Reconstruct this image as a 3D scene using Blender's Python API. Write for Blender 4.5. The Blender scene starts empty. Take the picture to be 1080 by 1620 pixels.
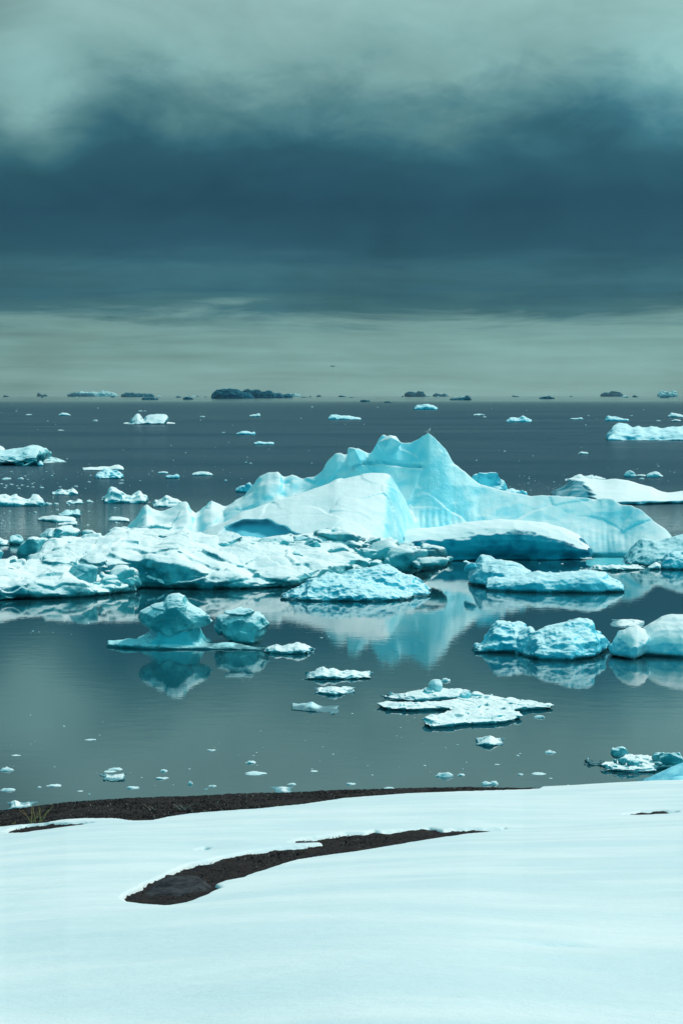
import bpy, bmesh, math, random, time
T0 = time.time()
import numpy as np
from math import radians as R
sc = bpy.context.scene
COL = sc.collection

# ------------------------------------------------------------------ camera
CH = 15.0                 # eye height above the water
F = 3150.0                # focal length in photograph pixels (1080 x 1620)
PITCH = math.atan(184.0 / F)
cam_d = bpy.data.cameras.new('camera')
cam = bpy.data.objects.new('camera', cam_d); COL.objects.link(cam)
cam.location = (0, 0, CH); cam.rotation_euler = (R(90) - PITCH, 0, 0)
cam_d.sensor_fit = 'VERTICAL'; cam_d.sensor_height = 36; cam_d.sensor_width = 24; cam_d.lens = 70
cam_d.clip_start = 0.1; cam_d.clip_end = 200000
sc.camera = cam

# ------------------------------------------------------------------ exposure
sc.view_settings.view_transform = 'Standard'; sc.view_settings.look = 'None'
sc.view_settings.gamma = 1; sc.view_settings.use_curve_mapping = False
EXPO = 1.0
sc.view_settings.exposure = EXPO

def lin(c):
    return tuple(((v/255)/12.92 if v/255 <= .04045 else ((v/255+.055)/1.055)**2.4) for v in c)
def pic(c):               # a radiance that shows as this picture colour at the exposure above
    return tuple(v / 2**EXPO for v in lin(c)) + (1,)

# ------------------------------------------------------------------ node helper
class NT:
    def __init__(s, tree): s.t = tree; s.n = tree.nodes; s.l = tree.links
    def node(s, typ, ins=None, **kw):
        n = s.n.new(typ)
        for k, v in kw.items(): setattr(n, k, v)
        for k, v in (ins or {}).items(): s.set(n.inputs[k], v)
        return n
    def set(s, sock, v):
        if isinstance(v, bpy.types.NodeSocket): s.l.new(v, sock)
        elif isinstance(v, bpy.types.Node): s.l.new(v.outputs[0], sock)
        else: sock.default_value = v
    def math(s, op, a, b=None, c=None, clamp=False):
        n = s.n.new('ShaderNodeMath'); n.operation = op; n.use_clamp = clamp
        for i, v in enumerate((a, b, c)):
            if v is not None: s.set(n.inputs[i], v)
        return n.outputs[0]
    def sstep(s, v, lo, hi):
        n = s.node('ShaderNodeMapRange', {'Value': v, 'From Min': lo, 'From Max': hi}, interpolation_type='SMOOTHSTEP')
        return n.outputs[0]
    def mix(s, f, a, b):
        n = s.n.new('ShaderNodeMix'); n.data_type = 'RGBA'
        s.set(n.inputs[0], f); s.set(n.inputs[6], a); s.set(n.inputs[7], b)
        return n.outputs[2]
    def noise(s, vec, scale, detail=4, rough=.5, dist=0):
        n = s.node('ShaderNodeTexNoise', {'Vector': vec, 'Scale': scale, 'Detail': detail, 'Roughness': rough, 'Distortion': dist})
        return n.outputs[0]
    def scale(s, vec, k, off=(0, 0, 0)):
        n = s.node('ShaderNodeMapping', {'Vector': vec, 'Scale': k, 'Location': off})
        return n.outputs[0]
    def ramp(s, f, stops):
        n = s.n.new('ShaderNodeValToRGB'); s.set(n.inputs[0], f)
        r = n.color_ramp
        while len(r.elements) < len(stops): r.elements.new(.5)
        for e, (p, c) in zip(r.elements, stops): e.position = p; e.color = c
        return n.outputs[0]

# ------------------------------------------------------------------ sun and sky
SUN_EL, SUN_AZ = R(50), R(60)          # azimuth measured from +Y towards +X (right of the view, a little behind the ice)
sun_d = bpy.data.lights.new('sun', 'SUN'); sun_d.energy = 1.5; sun_d.angle = R(11); sun_d.color = (1, .93, .86)
sun = bpy.data.objects.new('sun', sun_d); COL.objects.link(sun)
sun.location = (60, 80, 120)
sun.rotation_euler = (math.pi/2 - SUN_EL, 0, math.pi - SUN_AZ)

world = bpy.data.worlds.new('World'); sc.world = world; world.use_nodes = True
w = NT(world.node_tree); w.n.clear()
tc = w.node('ShaderNodeTexCoord').outputs['Generated']
sep = w.node('ShaderNodeSeparateXYZ', {0: tc}); dx, dy, dz = sep.outputs
nish = w.node('ShaderNodeTexSky', sky_type='NISHITA', sun_disc=False, sun_elevation=SUN_EL, sun_rotation=SUN_AZ)
# cloud layers: ragged upper edge of the dark bank, flat streaks below it
big = w.noise(w.scale(tc, (9, 9, 16), (3.1, 0, 1.7)), 1, 5, .55, .4)
wisp = w.noise(w.scale(tc, (26, 26, 46), (7.3, 2, 0)), 1, 5, .6, .6)
flat = w.noise(w.scale(tc, (11, 11, 90), (1.1, 0, 5.3)), 1, 6, .6, .5)
up = w.sstep(dz, .07, .14)
low = w.math('MULTIPLY', w.math('SUBTRACT', 1, w.sstep(dz, .05, .10)), w.sstep(dz, .0, .02))
e0 = dz
e = w.math('ADD', dz, w.math('MULTIPLY', up, w.math('MULTIPLY', w.math('SUBTRACT', big, .5), .055)))
e = w.math('ADD', e, w.math('MULTIPLY', up, w.math('MULTIPLY', w.math('SUBTRACT', wisp, .5), .030)))
e = w.math('ADD', e, w.math('MULTIPLY', low, w.math('MULTIPLY', w.math('SUBTRACT', flat, .5), .035)))
def blob(cx, cz, rx, rz, amp):
    a = w.math('DIVIDE', w.math('SUBTRACT', dx, cx), rx); b = w.math('DIVIDE', w.math('SUBTRACT', dz, cz), rz)
    q = w.math('ADD', w.math('MULTIPLY', a, a), w.math('MULTIPLY', b, b))
    return w.math('MULTIPLY', w.math('MULTIPLY', w.math('EXPONENT', w.math('MULTIPLY', q, -1)), w.sstep(dy, 0, .3)), amp)
e = w.math('ADD', e, blob(-.152, .130, .022, .03, .022))
e = w.math('ADD', e, blob(-.107, .145, .022, .022, -.010))
e = w.math('ADD', e, blob(.115, .135, .05, .012, -.014))
e = w.math('ADD', e, blob(.045, .125, .03, .012, .010))
stops = [(0, (130, 166, 162)), (.012, (126, 164, 160)), (.026, (122, 162, 158)), (.034, (116, 156, 154)), (.043, (68, 112, 120)),
         (.053, (56, 101, 114)), (.061, (60, 105, 117)), (.072, (46, 88, 104)), (.095, (41, 82, 100)), (.118, (46, 91, 107)), (.128, (56, 106, 120)),
         (.143, (86, 132, 138)), (.160, (122, 164, 164)), (.19, (140, 179, 177)), (.24, (150, 188, 186))]
cl = w.ramp(w.math('DIVIDE', e, .25), [(p/.25, pic(c)) for p, c in stops])
glow = w.math('ADD', blob(.165, .158, .045, .035, .55), blob(-.15, .156, .022, .026, .22))
glow = w.math('ADD', glow, blob(-.01, .175, .055, .035, .12))
soft = w.noise(w.scale(tc, (10, 10, 22), (0, 4, 2)), 1, 5, .55, .5)
glow = w.math('ADD', glow, w.math('ADD', .62, w.math('MULTIPLY', soft, .76)))
glow = w.math('ADD', glow, blob(-.17, .20, .03, .03, -.30))
band2 = w.noise(w.scale(tc, (8, 8, 150), (4.1, 0, 2.3)), 1, 6, .6, .6)
glow = w.math('ADD', glow, w.math('MULTIPLY', w.math('MULTIPLY', w.math('SUBTRACT', band2, .5), .62), w.math('SUBTRACT', 1, w.sstep(dz, .03, .10))))
vm = w.n.new('ShaderNodeVectorMath'); vm.operation = 'SCALE'; w.l.new(cl, vm.inputs[0]); w.l.new(glow, vm.inputs[3])
# overhead the cloud thins: paler cloud with blue daylight through it
vn = w.n.new('ShaderNodeVectorMath'); vn.operation = 'SCALE'; w.l.new(nish.outputs[0], vn.inputs[0]); vn.inputs[3].default_value = .02
va = w.n.new('ShaderNodeVectorMath'); va.operation = 'ADD'; w.l.new(vn.outputs[0], va.inputs[0]); va.inputs[1].default_value = (.020, .088, .092)
skyc = w.mix(w.sstep(dz, .22, .5), vm.outputs[0], va.outputs[0])
# added cyan fill in the unseen sky behind the camera, brightens camera-facing ice
behind = w.math('MULTIPLY', w.sstep(w.math('MULTIPLY', dy, -1), .0, .6), w.sstep(dz, -.02, .12))
skyc = w.mix(behind, skyc, (.045, .31, .365, 1))
bg = w.node('ShaderNodeBackground', {'Color': skyc, 'Strength': 1.0})
w.l.new(bg.outputs[0], w.node('ShaderNodeOutputWorld').inputs[0])

# ------------------------------------------------------------------ picture <-> place
cP, sP = math.cos(PITCH), math.sin(PITCH)
def tanrow(py):
    v = (810 - py) / F
    return -(v*cP - sP) / (cP + v*sP)          # drop per metre forward
def AX(px, py):                                 # sideways metres per metre forward
    v = (810 - py) / F
    return ((px - 540) / F) / (cP + v*sP)
def dist(py, z=0): return (CH - z) / tanrow(py)
def AT(px, py, Y): return (AX(px, py)*Y, Y, CH - tanrow(py)*Y)
def PIX(Y): return Y / F                        # metres per photograph pixel at distance Y

# ------------------------------------------------------------------ numpy noise
def _h(i, j, k, seed):
    with np.errstate(over='ignore'):
        n = (i.astype(np.int64)*374761393 + j.astype(np.int64)*668265263 + k.astype(np.int64)*2147483647 + seed*144269504) & 0xFFFFFFFF
        n = (n ^ (n >> 13)) * 1274126177 & 0xFFFFFFFF
        n = (n ^ (n >> 16)) * 2246822519 & 0xFFFFFFFF
        n = n ^ (n >> 15)
    return n.astype(np.float64) / 4294967296.0
def vnoise(P, seed=0):
    I = np.floor(P); f = P - I; I = I.astype(np.int64)
    f = f*f*f*(f*(f*6-15)+10); out = 0
    for a in (0, 1):
        wa = f[:, 0] if a else 1-f[:, 0]
        for b in (0, 1):
            wb = f[:, 1] if b else 1-f[:, 1]
            for c in (0, 1):
                wc = f[:, 2] if c else 1-f[:, 2]
                out = out + wa*wb*wc*_h(I[:, 0]+a, I[:, 1]+b, I[:, 2]+c, seed)
    return out*2 - 1
def fbm(P, octv=4, seed=0, gain=.5, ridged=False):
    s = 0; a = 1; t = 0
    for o in range(octv):
        n = vnoise(P*(2.03**o) + 17.3*o, seed+o)
        s = s + a*((1-2*np.abs(n)) if ridged else n); t += a; a *= gain
    return s/t
def cells(P, seed=0):
    I = np.floor(P).astype(np.int64); n = len(P)
    f1 = np.full(n, 9.); f2 = np.full(n, 9.); best = np.zeros((n, 3)); rid = np.zeros((n, 3))
    for a in (-1, 0, 1):
        for b in (-1, 0, 1):
            for c in (-1, 0, 1):
                i, j, k = I[:, 0]+a, I[:, 1]+b, I[:, 2]+c
                C = np.stack([i+_h(i, j, k, seed), j+_h(i, j, k, seed+1), k+_h(i, j, k, seed+2)], 1)
                d = np.sqrt(((P-C)**2).sum(1)); m = d < f1
                f2 = np.where(m, f1, np.minimum(f2, d)); f1 = np.where(m, d, f1)
                best[m] = C[m]
                rid[m] = np.stack([_h(i, j, k, seed+3), _h(i, j, k, seed+4), _h(i, j, k, seed+5)], 1)[m]
    return f1, f2, best, rid

# ------------------------------------------------------------------ mesh pieces (closed shells)
def ridge(crest, foot, wf=8, wb=5, P=None, Pb=None, n=None, bottom=-.6, taper=0, Pv=None):
    """crest: picture points of a ridge line; foot: picture points of its waterline (row per column);
       the crest lies wf metres behind the foot; P: height profile from crest (0) to foot (1)."""
    P = P or [(0, 1), (.3, .9), (.6, .68), (.85, .38), (1, 0)]
    Pb = Pb or [(0, 1), (.4, .75), (.8, .35), (1, 0)]
    cx = np.array([c[0] for c in crest], float); cy = np.array([c[1] for c in crest], float)
    fx = np.array([c[0] for c in foot], float); fy = np.array([c[1] for c in foot], float)
    w_px = cx[-1]-cx[0]; n = n or int(max(10, min(260, w_px/2)))
    xs = np.linspace(cx[0], cx[-1], n); U = np.array([0, .08, .16, .24, .32, .4, .5, .6, .7, .78, .84, .9, .95, .98, 1.0])
    rings = []
    for x in xs:
        py = np.interp(x, cx, cy); pf = np.interp(x, fx, fy)
        t = (x-xs[0])/(xs[-1]-xs[0]); k = 1.
        if taper: k = min(1, math.sqrt(max(.02, 1-(1-min(t, 1-t)/taper)**2))) if min(t, 1-t) < taper else 1
        wfx = (np.interp(x, wf[0], wf[1]) if isinstance(wf, tuple) else wf)
        Yf = dist(pf); Yc = Yf + wfx
        Yf = Yc - wfx*k; wbx = (np.interp(x, wb[0], wb[1]) if isinstance(wb, tuple) else wb)*k
        z = max(CH - tanrow(py)*Yc, -.3); a = AX(x, py)
        P = Pv(x) if Pv else P
        ring = [(a*Yf, Yf, bottom)]
        for u in U[::-1]:
            y = Yc - (Yc-Yf)*u; ring.append((a*y, y, max(z*np.interp(u, *zip(*P)), bottom+.02)))
        for u in U[1::2]:
            y = Yc + wbx*u; ring.append((a*y, y, max(z*np.interp(u, *zip(*Pb)), bottom+.02)))
        y = Yc + wbx; ring.append((a*y, y, bottom))
        rings.append(ring)
    return loft(rings)
def loft(rings):
    m = len(rings[0]); V = [p for r in rings for p in r]; Fc = []
    for i in range(len(rings)-1):
        for j in range(m):
            a = i*m+j; b = i*m+(j+1) % m
            Fc.append((a, b, b+m, a+m))
    Fc.append(tuple(range(m))[::-1]); Fc.append(tuple((len(rings)-1)*m+j for j in range(m)))
    return V, Fc
def hull(c, s, seed, n=16, rz=None, tilt=.25, boxy=.5):
    """angular lump: convex hull of scattered points"""
    rnd = random.Random(seed); bm = bmesh.new()
    for i in range(n):
        v = [rnd.gauss(0, 1) for _ in range(3)]; L = math.sqrt(sum(q*q for q in v)); v = [q/L for q in v]
        m = max(abs(q) for q in v); v = [q*((1-boxy)+boxy/m) for q in v]
        bm.verts.new(v)
    r = bmesh.ops.convex_hull(bm, input=bm.verts)
    junk = [g for g in r['geom_interior'] if isinstance(g, bmesh.types.BMVert)]
    bmesh.ops.delete(bm, geom=junk, context='VERTS')
    bmesh.ops.recalc_face_normals(bm, faces=bm.faces)
    bm.verts.ensure_lookup_table(); bm.verts.index_update()
    a = rnd.uniform(0, 6.28) if rz is None else rz
    tx, ty = rnd.uniform(-tilt, tilt), rnd.uniform(-tilt, tilt)
    V = []
    A = [v.co.copy() for v in bm.verts]
    mx = [max(abs(v[i]) for v in A) or 1 for i in range(3)]
    for v in A:
        x, y, z = v[0]/mx[0], v[1]/mx[1], v[2]/mx[2]
        x, y = x*math.cos(a*.3)-y*math.sin(a*.3), x*math.sin(a*.3)+y*math.cos(a*.3)
        x *= s[0]; y *= s[1]; z *= s[2]
        z += tx*x*.6 + ty*y*.6
        V.append((c[0]+x, c[1]+y, c[2]+z))
    Fc = [tuple(v.index for v in f.verts) for f in bm.faces]; bm.free()
    return V, Fc
def ball(c, s, nu=16, nv=10):
    V = [(c[0], c[1], c[2]-s[2])]; Fc = []
    for i in range(1, nv):
        t = -math.pi/2 + math.pi*i/nv
        for j in range(nu):
            p = 2*math.pi*j/nu; V.append((c[0]+s[0]*math.cos(t)*math.cos(p), c[1]+s[1]*math.cos(t)*math.sin(p), c[2]+s[2]*math.sin(t)))
    V.append((c[0], c[1], c[2]+s[2])); top = len(V)-1
    for j in range(nu):
        Fc.append((0, 1+(j+1) % nu, 1+j)); b = 1+(nv-2)*nu; Fc.append((b+j, b+(j+1) % nu, top))
    for i in range(nv-2):
        for j in range(nu):
            a = 1+i*nu+j; b = 1+i*nu+(j+1) % nu; Fc.append((a, b, b+nu, a+nu))
    return V, Fc
def blk(px, py, Y, wpx, hpx, seed, dep=None, **kw):      # lump centred on a picture point at distance Y
    c = AT(px, py, Y); q = PIX(Y)
    return hull(c, (wpx*q/2, (dep or wpx*q*.8)/2, hpx*q/2), seed, **kw)
def bal(px, py, Y, wpx, hpx, dep=None):
    c = AT(px, py, Y); q = PIX(Y)
    return ball(c, (wpx*q/2, (dep or wpx*q*.8)/2, hpx*q/2))
def slab(poly, py_off=0, top=.25, bottom=-.3, n=None):   # flat sheet of ice: outline given on the water in picture points
    pts = [AT(x, y, dist(y)) for x, y in poly]
    m = len(pts); V = [(p[0], p[1], bottom) for p in pts] + [(p[0], p[1], top) for p in pts]
    Fc = [tuple(range(m))[::-1], tuple(range(m, 2*m))] + [(i, (i+1) % m, m+(i+1) % m, m+i) for i in range(m)]
    # orientation
    ar = sum(pts[i][0]*pts[(i+1) % m][1]-pts[(i+1) % m][0]*pts[i][1] for i in range(m))
    if ar < 0: Fc = [f[::-1] for f in Fc]
    return V, Fc

def outline(pts, Y, dep, k=(.62, .93, 1, .9, .55), lean=0):   # lump whose side view follows picture points, with its own depth
    P0 = []
    n = len(pts)
    for i in range(n):
        a, b = pts[i], pts[(i+1) % n]
        for t in (0, .5): P0.append((a[0]+(b[0]-a[0])*t, a[1]+(b[1]-a[1])*t))
    cx = sum(p[0] for p in P0)/len(P0); cy = max(p[1] for p in P0); cy = cy - (cy-min(p[1] for p in P0))*.35
    rings = []
    for j, s_ in enumerate(k):
        y = Y + (j/(len(k)-1)-.5)*dep; r = []
        for p in P0:
            q = AT(cx+(p[0]-cx)*s_, cy+(p[1]-cy)*(s_ if p[1] < cy else 1), Y); r.append((q[0], y, q[2]))
        rings.append(r)
    return loft(rings)

# ------------------------------------------------------------------ object helpers
def tag(o, label=None, cat=None, group=None, kind=None):
    if label: o['label'] = label
    if cat: o['category'] = cat
    if group: o['group'] = group
    if kind: o['kind'] = kind
    return o
def empty(name, loc, label, cat, group=None):
    o = bpy.data.objects.new(name, None); COL.objects.link(o); o.location = loc; o.empty_display_size = .3
    return tag(o, label, cat, group)
def mesh_obj(name, me, mat, parent=None, loc=(0, 0, 0)):
    o = bpy.data.objects.new(name, me); COL.objects.link(o); o.location = loc
    if mat: me.materials.clear(); me.materials.append(mat)
    if parent: o.parent = parent
    return o
def join(pieces):
    V = []; Fc = []
    for v, f in pieces:
        k = len(V); V += v; Fc += [tuple(i+k for i in q) for q in f]
    return V, Fc
def remesh(pieces, voxel):
    V, Fc = join(pieces)
    me = bpy.data.meshes.new('tmp'); me.from_pydata(V, [], Fc); me.update()
    bm = bmesh.new(); bm.from_mesh(me); bmesh.ops.recalc_face_normals(bm, faces=bm.faces); bm.to_mesh(me); bm.free()
    o = bpy.data.objects.new('tmp', me); COL.objects.link(o)
    m = o.modifiers.new('r', 'REMESH'); m.mode = 'VOXEL'; m.voxel_size = voxel; m.adaptivity = 0
    dg = bpy.context.evaluated_depsgraph_get(); dg.update()
    out = bpy.data.meshes.new_from_object(o.evaluated_get(dg))
    bpy.data.objects.remove(o); bpy.data.meshes.remove(me)
    return out
def verts(me):
    a = np.empty(len(me.vertices)*3); me.vertices.foreach_get('co', a); return a.reshape(-1, 3)
def normals(me):
    a = np.empty(len(me.vertices)*3); me.vertex_normals.foreach_get('vector', a); return a.reshape(-1, 3)
def setv(me, P): me.vertices.foreach_set('co', P.reshape(-1)); me.update()
def smooth_pts(me, P, it):
    E = np.empty(len(me.edges)*2, np.int64); me.edges.foreach_get('vertices', E); E = E.reshape(-1, 2)
    n = len(P); deg = np.bincount(E.ravel(), minlength=n)[:, None]
    for _ in range(it):
        S = np.stack([np.bincount(E[:, 0], P[E[:, 1], k], n) + np.bincount(E[:, 1], P[E[:, 0], k], n) for k in range(3)], 1)
        P = P*.5 + .5*S/np.maximum(deg, 1)
    return P
def displace(me, spec, seed, cut=(0, .4), smooth=2, custom=None, pre=None):
    P = verts(me)
    if pre: P = pre(me, P)
    if smooth: P = smooth_pts(me, P, smooth); setv(me, P)
    for i, (kind, sz, amp) in enumerate(spec):
        N = normals(me); sz3 = np.array(sz if isinstance(sz, tuple) else (sz,)*3); Q = P/sz3 + seed*3.7
        if kind == 'fbm': d = fbm(Q, 4, seed+i*7)
        elif kind == 'soft': d = fbm(Q, 2, seed+i*7)
        elif kind == 'ridged': d = fbm(Q, 4, seed+i*7, ridged=True)
        elif kind == 'block':
            Q2 = Q + .25*np.stack([vnoise(Q*1.3, seed+40), vnoise(Q*1.3, seed+41), vnoise(Q*1.3, seed+42)], 1)
            f1, f2, C, r = cells(Q2, seed+i*7); d = ((Q2-C)*(r-.5)*2.6).sum(1) + (r[:, 0]-.5)*.5 - .12*np.exp(-((f2-f1)/.08)**2)
        elif kind == 'scallop':
            f1, f2, C, r = cells(Q, seed+i*7); d = f1**2 - .35
        elif kind == 'pillow':
            f1, f2, C, r = cells(Q, seed+i*7); d = .6 - f1
        P = P + N*(d*amp)[:, None]; setv(me, P)
    if custom: P = custom(P, normals(me)); setv(me, P)
    c, zc = cut
    if c:
        N = normals(me); H = N.copy(); H[:, 2] = 0
        k = np.clip(1-P[:, 2]/zc, 0, 1)**1.5*(P[:, 2] < zc)*(1+.6*vnoise(P/1.3, seed+90))
        P = P - H*(c*k)[:, None]; setv(me, P)
    return P
TRI = [0]
SHADE_BLUE = [None]
def berg(name, pieces, voxel, mat, spec=(), seed=1, cut=(0, .4), smooth=2, label=None, cat=None, group=None, parent=None, origin=None, sharp=None, custom=None, post=1, pre=None):
    me = remesh(pieces, voxel); SHADE_BLUE[0] = None
    P = displace(me, spec, seed, cut, smooth, custom, pre)
    if post: P = smooth_pts(me, P, post)
    if parent is not None: origin = np.array(parent.location)
    elif origin is None: origin = np.array([P[:, 0].mean(), P[:, 1].mean(), 0.])
    setv(me, P - np.array(origin))
    me.polygons.foreach_set('use_smooth', [True]*len(me.polygons))
    if sharp: me.set_sharp_from_angle(angle=R(sharp))
    o = mesh_obj(name, me, mat, parent, (0, 0, 0) if parent is not None else tuple(origin))
    if SHADE_BLUE[0] is not None:
        at = me.attributes.new('shade_blue_ice', 'FLOAT', 'POINT'); at.data.foreach_set('value', SHADE_BLUE[0].astype(np.float32))
    me.name = name; TRI[0] += len(me.polygons)
    return tag(o, label, cat, group)

# ------------------------------------------------------------------ materials
def ice_material(name, snow, light, deep, lo=.35, hi=.65, k=.45, wet=(.02, .13, .16), wetz=.22, bump=.12, bscale=1.0, streak=None, sss=0.0, dirt=0, bare=(.09, .56, .70)):
    m = bpy.data.materials.new(name); m.use_nodes = True; t = NT(m.node_tree); t.n.clear()
    oc = t.node('ShaderNodeTexCoord').outputs['Object']
    g = t.node('ShaderNodeNewGeometry'); nz = t.node('ShaderNodeSeparateXYZ', {0: g.outputs['Normal']}).outputs[2]
    oz = t.node('ShaderNodeSeparateXYZ', {0: oc}).outputs[2]
    n1 = t.noise(oc, .9*bscale, 5, .6); n2 = t.noise(oc, .22*bscale, 3, .5); n3 = t.noise(oc, 5*bscale, 5, .65)
    v = t.math('ADD', nz, t.math('MULTIPLY', t.math('SUBTRACT', n1, .5), k))
    v = t.math('ADD', v, t.math('MULTIPLY', t.math('SUBTRACT', n3, .5), k*.6))
    sm = t.sstep(v, lo, hi)
    ic = t.mix(t.sstep(t.math('ADD', n2, t.math('MULTIPLY', t.math('SUBTRACT', n1, .5), .6)), .35, .65), deep + (1,), light + (1,))
    if dirt:
        ic = t.mix(t.math('MULTIPLY', t.sstep(t.noise(oc, .6*bscale, 6, .7), .52, .7), dirt), ic, (.10, .17, .17, 1))
    c = t.mix(sm, ic, snow + (1,))
    ba = t.node('ShaderNodeAttribute', attribute_name='shade_blue_ice').outputs['Fac']
    c = t.mix(ba, c, bare + (1,))  # blue put in by attribute: painted shade, plus the crevasse seam and cracks
    wl = t.math('SUBTRACT', 1, t.sstep(t.math('ADD', oz, t.math('MULTIPLY', t.math('SUBTRACT', n1, .5), wetz*1.6)), wetz*.3, wetz))
    c = t.mix(t.math('MULTIPLY', wl, .85), c, wet + (1,))
    hgt = t.math('ADD', t.math('MULTIPLY', n3, .35), n1)
    if streak:
        s1 = t.noise(t.scale(oc, streak), 1, 3, .6); hgt = t.math('ADD', hgt, t.math('MULTIPLY', s1, .8))
    hgt = t.math('MULTIPLY', hgt, t.math('SUBTRACT', 1, t.math('MULTIPLY', sm, .5)))
    b = t.node('ShaderNodeBump', {'Height': hgt, 'Strength': 1.0, 'Distance': bump})
    rough = t.math('ADD', .38, t.math('MULTIPLY', sm, .4))
    p = t.node('ShaderNodeBsdfPrincipled', {'Base Color': c, 'Roughness': rough, 'Normal': b.outputs[0], 'IOR': 1.31, 'Specular IOR Level': .35})
    if sss:
        p.inputs['Subsurface Weight'].default_value = sss; p.inputs['Subsurface Radius'].default_value = (.1, .6, 1.0); p.inputs['Subsurface Scale'].default_value = .4
    t.l.new(p.outputs[0], t.node('ShaderNodeOutputMaterial').inputs[0])
    return m
def plain_mat(name, a, b, scale=8, rough=.8, bump=0):
    m = bpy.data.materials.new(name); m.use_nodes = True; t = NT(m.node_tree); bs = t.n['Principled BSDF']
    oc = t.node('ShaderNodeTexCoord').outputs['Object']; n = t.noise(oc, scale, 6, .65)
    t.set(bs.inputs['Base Color'], t.mix(t.sstep(n, .35, .65), a + (1,), b + (1,))); bs.inputs['Roughness'].default_value = rough
    bs.inputs['Specular IOR Level'].default_value = .2
    if bump: t.set(bs.inputs['Normal'], t.node('ShaderNodeBump', {'Height': n, 'Strength': 1, 'Distance': bump}).outputs[0])
    return m
SNOW = (.84, .92, .92)
M_foot = plain_mat('drowned_ice', (.02, .42, .50), (.05, .50, .58), 1, .25)
M_wall = ice_material('wall_ice', SNOW, (.54, .90, .94), (.26, .77, .87), .52, .84, .22, bump=.10, streak=(.9, .3, .5), wetz=.5, wet=(.03, .42, .50))
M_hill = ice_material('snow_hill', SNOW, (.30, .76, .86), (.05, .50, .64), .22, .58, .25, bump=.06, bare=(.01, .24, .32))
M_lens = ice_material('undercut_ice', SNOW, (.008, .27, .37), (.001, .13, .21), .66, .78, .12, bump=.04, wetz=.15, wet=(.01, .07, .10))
M_rub = ice_material('rubble_ice', SNOW, (.09, .50, .56), (.008, .21, .27), .46, .74, .4, bump=.20, bscale=1.3, dirt=.5)
M_blue = ice_material('blue_ice', (.66, .90, .94), (.12, .66, .80), (.02, .40, .54), .52, .88, .36, bump=.10, bscale=1.4)
M_bol = ice_material('boulder_ice', (.62, .85, .88), (.12, .52, .58), (.02, .28, .34), .40, .82, .5, bump=.10, bscale=2, dirt=.3)
M_neck = ice_material('neck_ice', (.45, .82, .86), (.07, .50, .58), (.02, .34, .42), .6, 1.0, .5, bump=.05, bscale=2)
M_floe = ice_material('floe_ice', SNOW, (.16, .62, .70), (.03, .38, .46), .30, .65, .5, bump=.05, bscale=3, wetz=.09, wet=(.02, .24, .30))
M_bit = ice_material('drift_ice', (.66, .82, .84), (.34, .68, .74), (.14, .48, .56), .05, .5, .4, bump=.02, bscale=4, wetz=.04, wet=(.06, .28, .33))
M_turq = ice_material('turquoise_ice', (.40, .86, .95), (.03, .58, .80), (.01, .46, .70), .6, 1.05, .4, bump=.05, bscale=1.5)
M_far = ice_material('far_ice', (.72, .86, .88), (.08, .42, .50), (.02, .24, .32), .25, .65, .4, bump=.3, bscale=.3, wetz=.3)
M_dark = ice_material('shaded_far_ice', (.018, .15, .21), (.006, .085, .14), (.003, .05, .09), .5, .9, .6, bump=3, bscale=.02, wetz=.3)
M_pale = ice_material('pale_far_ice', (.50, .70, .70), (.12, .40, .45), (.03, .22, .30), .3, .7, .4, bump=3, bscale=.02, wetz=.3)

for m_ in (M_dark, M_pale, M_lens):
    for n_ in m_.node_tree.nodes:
        if n_.type == 'BSDF_PRINCIPLED': n_.inputs['Specular IOR Level'].default_value = .05

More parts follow.
